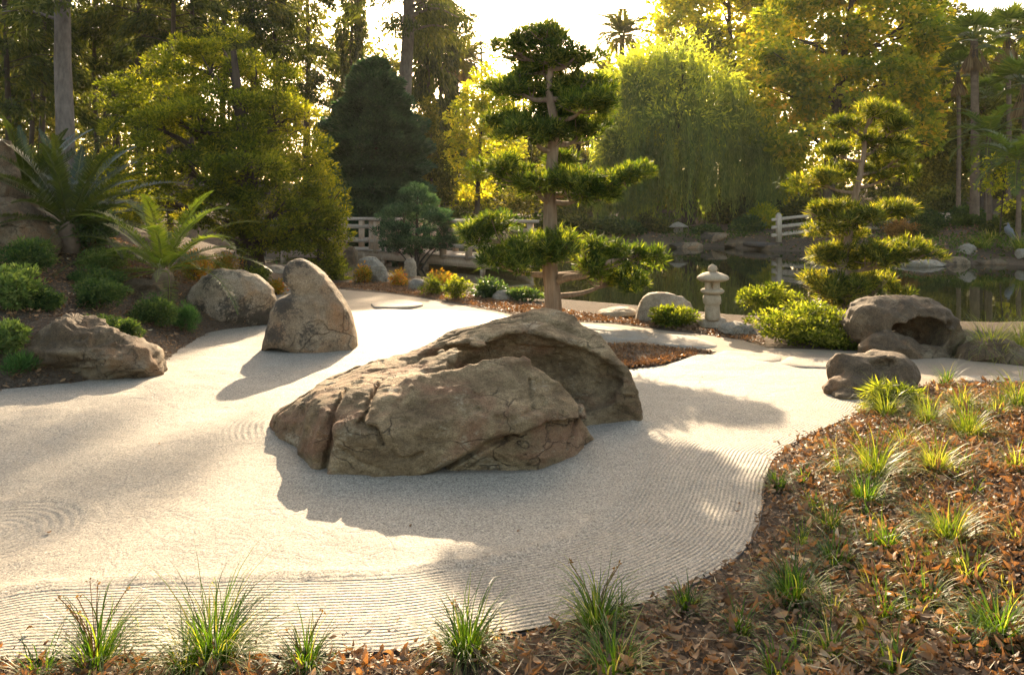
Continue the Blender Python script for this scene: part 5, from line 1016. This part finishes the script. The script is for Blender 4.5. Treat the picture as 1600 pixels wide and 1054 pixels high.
# dark broadleaf trees standing behind the palms and the left trunks
for k, (u, D, v, ru, lab) in enumerate([(1480, 54, 120, 70, 'dark broadleaf tree behind the slim fan palm'), (1560, 58, 110, 80, 'dark broadleaf tree behind the wide fan palm'), (1640, 52, 120, 80, 'dark broadleaf tree at the right picture edge'), (1400, 60, 150, 70, 'dark broadleaf tree behind the maple like tree'), (30, 55, 150, 80, 'shadowy broadleaf tree at the far left of the wood'), (160, 58, 130, 80, 'shadowy broadleaf tree behind the thick pale trunk'), (290, 60, 120, 80, 'shadowy broadleaf tree behind the bushy tree'), (430, 62, 180, 60, 'shadowy broadleaf tree seen right of the bushy tree'), (1060, 64, 190, 70, 'dark broadleaf tree behind the willow'), (850, 66, 230, 60, 'hazy low tree behind the pine crown'), (580, 66, 170, 60, 'hazy tree behind the blue green conifer'), (905, 57, 210, 55, 'hazy green tree between the pine crown and the willow'), (965, 60, 215, 50, 'hazy green tree touching the left edge of the willow'), (1530, 47, 215, 60, 'shady low tree behind the thick fan palm'), (1450, 50, 240, 50, 'shady low tree right of the golden pruned pine')]):
    r = rng(230 + k); cl = px_cl([(u + r.normal(0, ru * .45), v + r.normal(0, ru * .75), ru * r.uniform(.4, .7), ru * r.uniform(.35, .6), r.normal(0, 1.5)) for _ in range(9)], D)
    tree('broadleaf_tree', lab, 'tree', gz(u, D), cl, 9000, .36, .2, M['lf_far'], M['bark_dark'], tr=.26, seed=240 + k, cloud=BL, group='dark broadleaf trees closing the garden')

# ------------------------------------------------------------------ fallen leaves and bark chips
def litter(name, label, X, Y, size, seed, lift=.012, tone=(0, 1), zf=None, curl=1.0):
    r = rng(seed); n = len(X); Z = (zf or base_z)(X, Y) + r.uniform(0, lift, n) + .004
    az = r.uniform(0, 2 * PI, n); tl = r.normal(0, .22, n) * min(curl, 1.3); rl = r.normal(0, .5, n) * min(curl, 1.3); L = size * r.uniform(.55, 1.35, n); Wd = L * r.uniform(.3, .6, n)
    f = np.array((cos := np.cos(az), np.sin(az), np.zeros(n))).T; s = np.array((-np.sin(az), cos, np.zeros(n))).T; up = np.array((0, 0, 1.0))
    A = f * np.cos(tl)[:, None] + up * np.sin(tl)[:, None]; N0 = -f * np.sin(tl)[:, None] + up * np.cos(tl)[:, None]; S = s * np.cos(rl)[:, None] + N0 * np.sin(rl)[:, None]; N = np.cross(A, S)
    c = np.stack([X, Y, Z], 1); ck = r.normal(.15, .25, n) * curl; fold = r.uniform(-.15, .75, n) * curl; V = []
    for tt, w in ((0, .12), (.2, .72), (.5, 1.0), (.78, .72), (1, .06)):
        for e in (-1, 0, 1):
            V.append(c + A * ((tt - .5) * L)[:, None] + S * (e * w * .5 * Wd)[:, None] + N * ((ck * (4 * (tt - .5) ** 2) * L) + abs(e) * w * fold * Wd * .5)[:, None])
    V = np.stack(V, 1).reshape(-1, 3); i = np.arange(n)[:, None] * 15; q = np.array([[a * 3 + b, a * 3 + b + 1, a * 3 + b + 4, a * 3 + b + 3] for a in range(4) for b in range(2)])
    V[:, 2] += np.repeat(np.maximum(0, .35 * L * np.abs(np.sin(tl))), 15)
    g = Geo(); g.add(V, (i[:, :, None] + q[None]).reshape(-1, 4), np.repeat(np.clip(r.beta(1.3, 1.5, n) * (tone[1] - tone[0]) + tone[0], 0, 1), 8))
    return tag(g.build(name, M['litter'], smooth=True), label, 'leaf litter', kind='stuff')
def scatter(n, x0, x1, y0, y1, seed, fn, dens=None):
    r = rng(seed); X = r.uniform(x0, x1, n); Y = r.uniform(y0, y1, n); p = np.clip(fn(X, Y), 0, 1); k = r.uniform(0, 1, n) < p; return X[k], Y[k]
nz2 = lambda X, Y, s, sd: vnoise(np.stack([X * s, Y * s, X * 0], -1), sd)
bed = lambda X, Y: np.clip(sdist(X, Y, BED) / .9 - .02, 0, 1) ** .8 * np.clip(.75 + .5 * nz2(X, Y, 1.3, 4), .15, 1)
X, Y = scatter(150000, -3, 8.5, 2.3, 8.2, 300, bed); litter('leaf_litter', 'thick carpet of curled brown fallen leaves on the right bed', X, Y, .048, 301, .045, (.0, 1), None, 1.7)
X, Y = scatter(150000, -3, 8.5, 2.3, 8.2, 302, lambda X, Y: np.where(sdist(X, Y, BED) > 0, .75, .22 * np.exp(-np.abs(sdist(X, Y, BED)) / .05) * (nz2(X, Y, 2.0, 11) > -.1) * (Y > 2.5))); litter('bark_mulch', 'fine bark chips and crumbs covering the right bed', X, Y, .028, 303, .02, (.05, .95), lambda X, Y: np.where(in_sand(X, Y) > 0, sand_z(X, Y), base_z(X, Y)))
X, Y = scatter(9000, -2, 8.5, 2.4, 8.0, 330, lambda X, Y: np.clip(sdist(X, Y, BED) / .5, 0, 1) * .7); r = rng(331); n = len(X); Z = base_z(X, Y) + r.uniform(.012, .06, n); g = Geo()
kites(g, np.stack([X, Y, Z], 1), rdir(r, n) * (1, 1, .22), np.array((0, 0, 1.0)) + rdir(r, n) * .3, .15 * r.uniform(.4, 1.3, n), .005, np.clip(r.beta(2, 1.5, n), 0, 1)); tag(g.build('dry_straw', M['straw']), 'dry straw blades lying across the leaf litter', 'straw', kind='stuff')
slope = lambda X, Y: np.clip(sdist(X, Y, MPOLY) / .4 + .15, 0, 1) * np.clip(.5 + .8 * nz2(X, Y, 1.1, 6), .1, 1)
X, Y = scatter(26000, -10.5, -3, 5.5, 15, 304, slope); litter('leaf_litter', 'scattered pale fallen leaves on the planted slope', X, Y, .055, 305, .03, (.35, 1), Hs, 1.1)
X, Y = scatter(46000, -9.5, -3, 5.5, 13, 306, lambda X, Y: np.clip(sdist(X, Y, MPOLY) / .12 + .3, 0, 1)); litter('bark_mulch', 'dark bark chips covering the planted slope', X, Y, .028, 307, .012, (0, .7), Hs)
BAND = [P2(455, 452), P2(560, 440), P2(660, 444), P2(760, 466), P2(850, 478), P2(930, 492), P2(1080, 512), P2(1180, 525), P2(1200, 541), P2(1080, 519), P2(960, 505), P2(870, 501), P2(800, 490), P2(730, 476), P2(660, 464), P2(600, 456), P2(540, 450)]
ISL = [P2(930, 541), P2(1000, 540), P2(1060, 548), P2(1112, 552), P2(1060, 562), P2(1030, 572), P2(975, 577), P2(940, 570)]
for k, (pl, n, lab) in enumerate([(BAND, 30000, 'brown mulch and dry leaves along the back of the path'), (ISL, 9000, 'small island of dry brown mulch between the sand and the path')]):
    a = np.array(pl); X, Y = scatter(n * 3, *a[:, 0][[a[:, 0].argmin(), a[:, 0].argmax()]], *a[:, 1][[a[:, 1].argmin(), a[:, 1].argmax()]], 310 + k, lambda X, Y: np.clip(sdist(X, Y, pl) / .12 + .3, 0, 1) * .9)
    litter('bark_mulch', lab, X, Y, .045, 312 + k, .015, (0.05, .8), Hs if k == 0 else (lambda X, Y: 0.008 + 0 * X))
g = Geo(); i_ = np.array(curve([(x, y, 0) for x, y in ISL + ISL[:1]], 40))[:-1]; c = i_.mean(0); V = np.vstack([i_ + (0, 0, .006), c + (i_ - c) * .6 + (0, 0, .035), [c + (0, 0, .045)]]); k = np.arange(39); j = (k + 1) % 39
g.add(V, np.stack([k, j, j + 39, k + 39], 1)); g.F.append(np.stack([k + 39, j + 39, np.full(39, 78)], 1)); g.R.append(np.full(39, .5, np.float32)); tag(g.build('mulch_ground', M['mulch'], smooth=True), kind='structure')
X, Y = scatter(2600, 0, 12, 28, 42, 320, lambda X, Y: (sdist(X, Y, POND) < -.3) * 1.0)
X2, Y2 = scatter(5000, 12, 24, 26, 40, 321, lambda X, Y: (sdist(X, Y, POND) < -.3) * .9)
litter('leaf_litter', 'pale fallen leaves sprinkled over the far bank of the pond', np.r_[X, X2], np.r_[Y, Y2], .13, 322, .02, (.2, 1), Hs)
X, Y = scatter(26, -3, 2, 3.6, 9, 323, lambda X, Y: (in_sand(X, Y) > .2) * 1.0); litter('leaf_litter', 'a few stray leaves lying on the raked sand', X, Y, .03, 324, .006, (0, .7), lambda X, Y: sand_z(X, Y), .6)

X, Y = scatter(120000, -5, 24, 24, 56, 340, lambda X, Y: (sdist(X, Y, POND) < -.15) * ((Y > 34) | (X > 13)) * np.clip(.35 + 1.1 * nz2(X, Y, .45, 15), 0, 1) * .5); r = rng(341); n = len(X); g = Geo()
kites(g, np.stack([X, Y, Hs(X, Y) + r.uniform(0, .22, n) * (.5 + .5 * nz2(X, Y, 1.2, 16))], 1), rdir(r, n) + (0, 0, .7), rdir(r, n), .17 * r.uniform(.5, 1.2, n), .07, r.uniform(.05, .8, n)); tag(g.build('ground_cover', M['lf_moss']), 'low green ground cover spreading over the far bank of the pond', 'ground cover', kind='stuff')
# ------------------------------------------------------------------ sedge tufts
def blades(g, r, n, hgt, spread, W, lean=(.03, 1.0), droop=1.9, base=.045, dry=.08, dark=0.0):
    m = 7; s = np.linspace(0, 1, m); az = r.uniform(0, 2 * PI, n); e0 = PI / 2 - r.uniform(lean[0], lean[1], n) ** 1.2 * spread; L = hgt * r.uniform(.45, 1.1, n); dr = droop * r.uniform(.3, 1.3, n)
    e = e0[:, None] - dr[:, None] * s ** 1.6; st = (L / (m - 1))[:, None]; h = np.cumsum(np.cos(e) * st, 1) - np.cos(e[:, :1]) * st; z = np.cumsum(np.sin(e) * st, 1) - np.sin(e[:, :1]) * st
    b = np.sqrt(r.uniform(0, 1, n)) * base; a2 = az + r.normal(0, .5, n); tw = r.normal(0, .25, n)[:, None] * s
    cx = b[:, None] * np.cos(a2)[:, None] + h * np.cos(az[:, None] + tw); cy_ = b[:, None] * np.sin(a2)[:, None] + h * np.sin(az[:, None] + tw)
    w = W * r.uniform(.6, 1.2, n)[:, None] * (1 - s ** 2.2) * np.where(s < .1, .8, 1) + .0004; sx, sy = -np.sin(az)[:, None] * w / 2, np.cos(az)[:, None] * w / 2
    zc = z - .01; P1 = np.stack([cx - sx, cy_ - sy, zc], -1); P2_ = np.stack([cx + sx, cy_ + sy, zc], -1); V = np.stack([P1, P2_], 2).reshape(-1, 3)
    i = (np.arange(n)[:, None] * m + np.arange(m - 1)[None]).ravel() * 2; R = np.where(r.uniform(size=n) < dry, r.uniform(.9, 1.1, n), r.uniform(.1, .72, n) - dark)
    g.add(V, np.stack([i, i + 1, i + 3, i + 2], 1), np.repeat(R, m - 1))
def tuft_mesh(seed, n, hgt, spread=1.0, W=.006, **k):
    r = rng(seed); g = Geo(); blades(g, r, n, hgt, spread, W, **k); return g
def tuft(label, u, v, hpx, wpx, seed, leaf='lf_blade', n=110, group='sedge tufts in the leaf litter', stalks=0, **k):
    p = G_(u, v); s = p[1] / FPX; n = int(n * 1.5); h = hpx * s * 1.2; sp = np.clip(wpx / max(hpx, 1) * .62, .5, 1.5)
    q_ = rng(seed + 77); g = tuft_mesh(seed, n, h * (1 + .12 * sp), sp, .005, base=.02 + .07 * wpx * s, **k)
    blades(g, q_, int(n * .35), h * .75, sp * 1.5, .0045, lean=(.5, 1.15), droop=2.3, base=.04 + .12 * wpx * s, dry=.75)
    off = q_.normal(0, .22, 2) * h; sub = tuft_mesh(seed + 31, int(n * .4), h * q_.uniform(.45, .75), sp, .0048, base=.02 + .04 * wpx * s, **k); sub.V = [v_ + np.array((*off, 0), np.float32) for v_ in sub.V]
    for v_, f_, r_ in zip(sub.V, sub.F, sub.R): g.add(v_, f_, r_)
    o = g.build('sedge_tuft', M[leaf], loc=(0, 0, 0), smooth=True); o.location = p
    tag(o, label, 'grass tuft', group)
    if stalks:
        r = rng(seed + 9); q = Geo()
        for _ in range(stalks):
            az = r.uniform(0, 2 * PI); hh = h * r.uniform(.6, .95); e = np.array((math.cos(az) * hh * .4, math.sin(az) * hh * .4, hh)); tube(q, curve([(0, 0, 0), e * (.3, .3, .55), e], 7), .0016, 4, rnd=.2)
            for _ in range(6): kites(q, (e + r.normal(0, .004, 3))[None], rdir(r, 1) + (0, 0, .5), rdir(r, 1), .014, .007, .15)
        q.build('seed_stalk', M['lf_rust'], o)
    return o
TF = [('scraggly tuft with brown seed heads at the lower left corner', 148, 1046, 128, 170, 'lf_blade', 90, 7), ('tallest dark green tuft on the front edge of the sand', 335, 1040, 150, 170, 'lf_blade', 190, 0), ('short mixed green and dry tuft right of the tallest dark tuft', 475, 1046, 72, 120, 'lf_blade', 130, 2), ('upright sunlit tuft in the middle of the front edge', 728, 1032, 112, 120, 'lf_blade', 130, 1), ('bright tuft with one white tipped blade against the sand', 932, 985, 105, 110, 'lf_blade', 110, 3), ('sprawling tuft with long arching blades at the bottom centre', 955, 1060, 100, 190, 'lf_blade', 90, 0),
      ('low dark tuft where the sand edge bends', 1072, 956, 48, 90, 'lf_blade', 120, 0), ('thin tuft with one tall pale blade in bare soil', 1158, 994, 60, 80, 'lf_blade', 40, 0), ('large dark arching tuft by the corner of the sand', 1240, 944, 80, 140, 'lf_blade', 190, 0), ('dense dark tuft just above the large arching tuft', 1305, 892, 58, 100, 'lf_blade', 150, 0), ('green tuft in half shade with reddish bare soil below', 1296, 832, 52, 60, 'lf_blade', 110, 0), ('spiky yellow green tuft at the edge of the tree shadow', 1388, 862, 55, 80, 'lf_blade', 110, 0), ('tall sunlit tuft among orange leaves', 1482, 848, 82, 110, 'lf_blade_gold', 150, 0), ('bushy pale tuft with long dry blades', 1515, 912, 62, 110, 'lf_blade_gold', 110, 0), ('dark arching tuft in the shade of the right bed', 1448, 946, 52, 110, 'lf_blade', 130, 0), ('thick tuft with pale stems near the right picture edge', 1562, 1004, 84, 120, 'lf_blade', 190, 0), ('low spreading tuft at the bottom of the right bed', 1402, 1050, 58, 150, 'lf_blade', 90, 0), ('sparse tuft cut by the bottom picture edge', 1215, 1062, 70, 90, 'lf_blade', 40, 0),
      ('small narrow tuft touching the sand edge', 1216, 766, 42, 40, 'lf_blade', 80, 0), ('thin brownish tuft right of the small narrow tuft', 1256, 752, 32, 44, 'lf_blade', 60, 0), ('dark based tuft in front of the tall golden tuft', 1352, 788, 60, 80, 'lf_blade', 150, 0), ('tall golden tuft with dry arching blades', 1366, 748, 92, 120, 'lf_blade_gold', 150, 0), ('glowing tuft with upright blades in the middle of the bed', 1462, 742, 72, 100, 'lf_blade_gold', 130, 0), ('faint thin tuft at the pale soil below the sand corner', 1296, 706, 30, 60, 'lf_blade_gold', 50, 0), ('golden tuft in front of the drooping mound', 1385, 652, 60, 70, 'lf_blade_gold', 90, 0), ('leafy golden tuft right of the two lobed rock', 1452, 664, 58, 90, 'lf_blade_gold', 130, 0), ('wide golden tuft with silvery dry blades', 1512, 684, 70, 110, 'lf_blade_gold', 160, 0), ('slim tuft rising in front of the path end stone', 1480, 602, 42, 40, 'lf_blade', 60, 0), ('golden tuft behind the wide golden tuft', 1502, 640, 46, 70, 'lf_blade_gold', 100, 0), ('tuft cut by the right picture edge below the path', 1590, 640, 70, 80, 'lf_blade_gold', 110, 0), ('pale tuft left of the tuft at the picture edge', 1556, 650, 40, 80, 'lf_blade_gold', 90, 0), ('golden tuft at the right edge level with the glowing tuft', 1588, 736, 50, 80, 'lf_blade_gold', 90, 0), ('thin golden tuft lying over toward the sand', 1412, 700, 46, 90, 'lf_blade_gold', 80, 0), ('yellow tuft at the right edge below the orange leaves', 1592, 850, 40, 70, 'lf_blade_gold', 80, 0), ('small green tuft between two dry patches of the bed', 1430, 812, 30, 56, 'lf_blade', 60, 0), ('little tuft at the bare soil beside the sand bend', 1275, 800, 34, 40, 'lf_blade', 50, 0)]
for k, (lab, u, v, hp, wp, lf, n, stk) in enumerate(TF):
    tuft(lab, u, v, hp, wp, 400 + k, lf, n, stalks=stk, dry=.16 if lf == 'lf_blade' else .12, dark=.12 if 'dark' in lab else 0.0)
r9 = rng(470)
for k in range(26):
    for _ in range(50):
        u, v = r9.uniform(1050, 1590), r9.uniform(660, 1030); x, y = P2(u, v)
        if sdist(np.array([x]), np.array([y]), BED)[0] > .22 and all(math.hypot((u - q[1]) , (v - q[2]) * 1.6) > 42 for q in TF): break
    TF.append(('', u, v)); tuft('thin short sedge sprig poking through the fallen leaves', u, v, r9.uniform(22, 46) * (v - 400) / 400, r9.uniform(30, 80), 500 + k, 'lf_blade' if k % 3 else 'lf_blade_gold', int(r9.uniform(14, 46)), 'small sedge sprigs scattered in the right bed', dry=.3)
tuft('tall golden grass clump behind the low brown rock at the right', 1545, 560, 78, 130, 450, 'lf_blade_gold', 260, None, dry=.05)
tuft('golden grass cut by the right picture edge behind the low brown rock', 1600, 552, 70, 110, 451, 'lf_blade_gold', 200, None, dry=.05)
for k, (u, D, hp, wp, lab) in enumerate([(1535, 29.0, 34, 40, 'pale reeds standing left of the heron'), (1596, 28.0, 46, 36, 'pale reeds standing right of the heron'), (1548, 31, 26, 40, 'low reeds behind the long dark waterline rock'), (938, 39.5, 34, 50, 'sunlit reeds on the far bank left of the willow'), (868, 41, 24, 40, 'reeds on the far bank behind the pine trunk'), (440, 24.5, 26, 34, 'green reeds on the left bank beside the bridge end')]):
    b = gz(u, D); b[2] = max(b[2], WATER_Z - .05); s = D / FPX; g = tuft_mesh(460 + k, 120, hp * s, .7, .03, base=.25 * wp * s, dry=.1); o = g.build('reed_clump', M['lf_blade_gold' if k != 5 else 'lf_fern'], smooth=True); o.location = b; tag(o, lab, 'reeds', 'reeds by the pond')
# ------------------------------------------------------------------ sunlit air
def haze(density):
    m = bpy.data.materials.new('haze_air'); m.use_nodes = True; nt = m.node_tree; nt.nodes.remove(nt.nodes['Principled BSDF'])
    v = nt.nodes.new('ShaderNodeVolumePrincipled'); v.inputs['Color'].default_value = (1.0, .93, .8, 1); v.inputs['Density'].default_value = density; v.inputs['Anisotropy'].default_value = .45
    nt.links.new(v.outputs[0], nt.nodes['Material Output'].inputs['Volume'])
    g = Geo(); box(g, (0, 105, 13.5), (320, 260, 33)); tag(g.build('haze', m), 'warm sunlit haze hanging through the garden', 'haze', kind='stuff')
haze(0.00015)
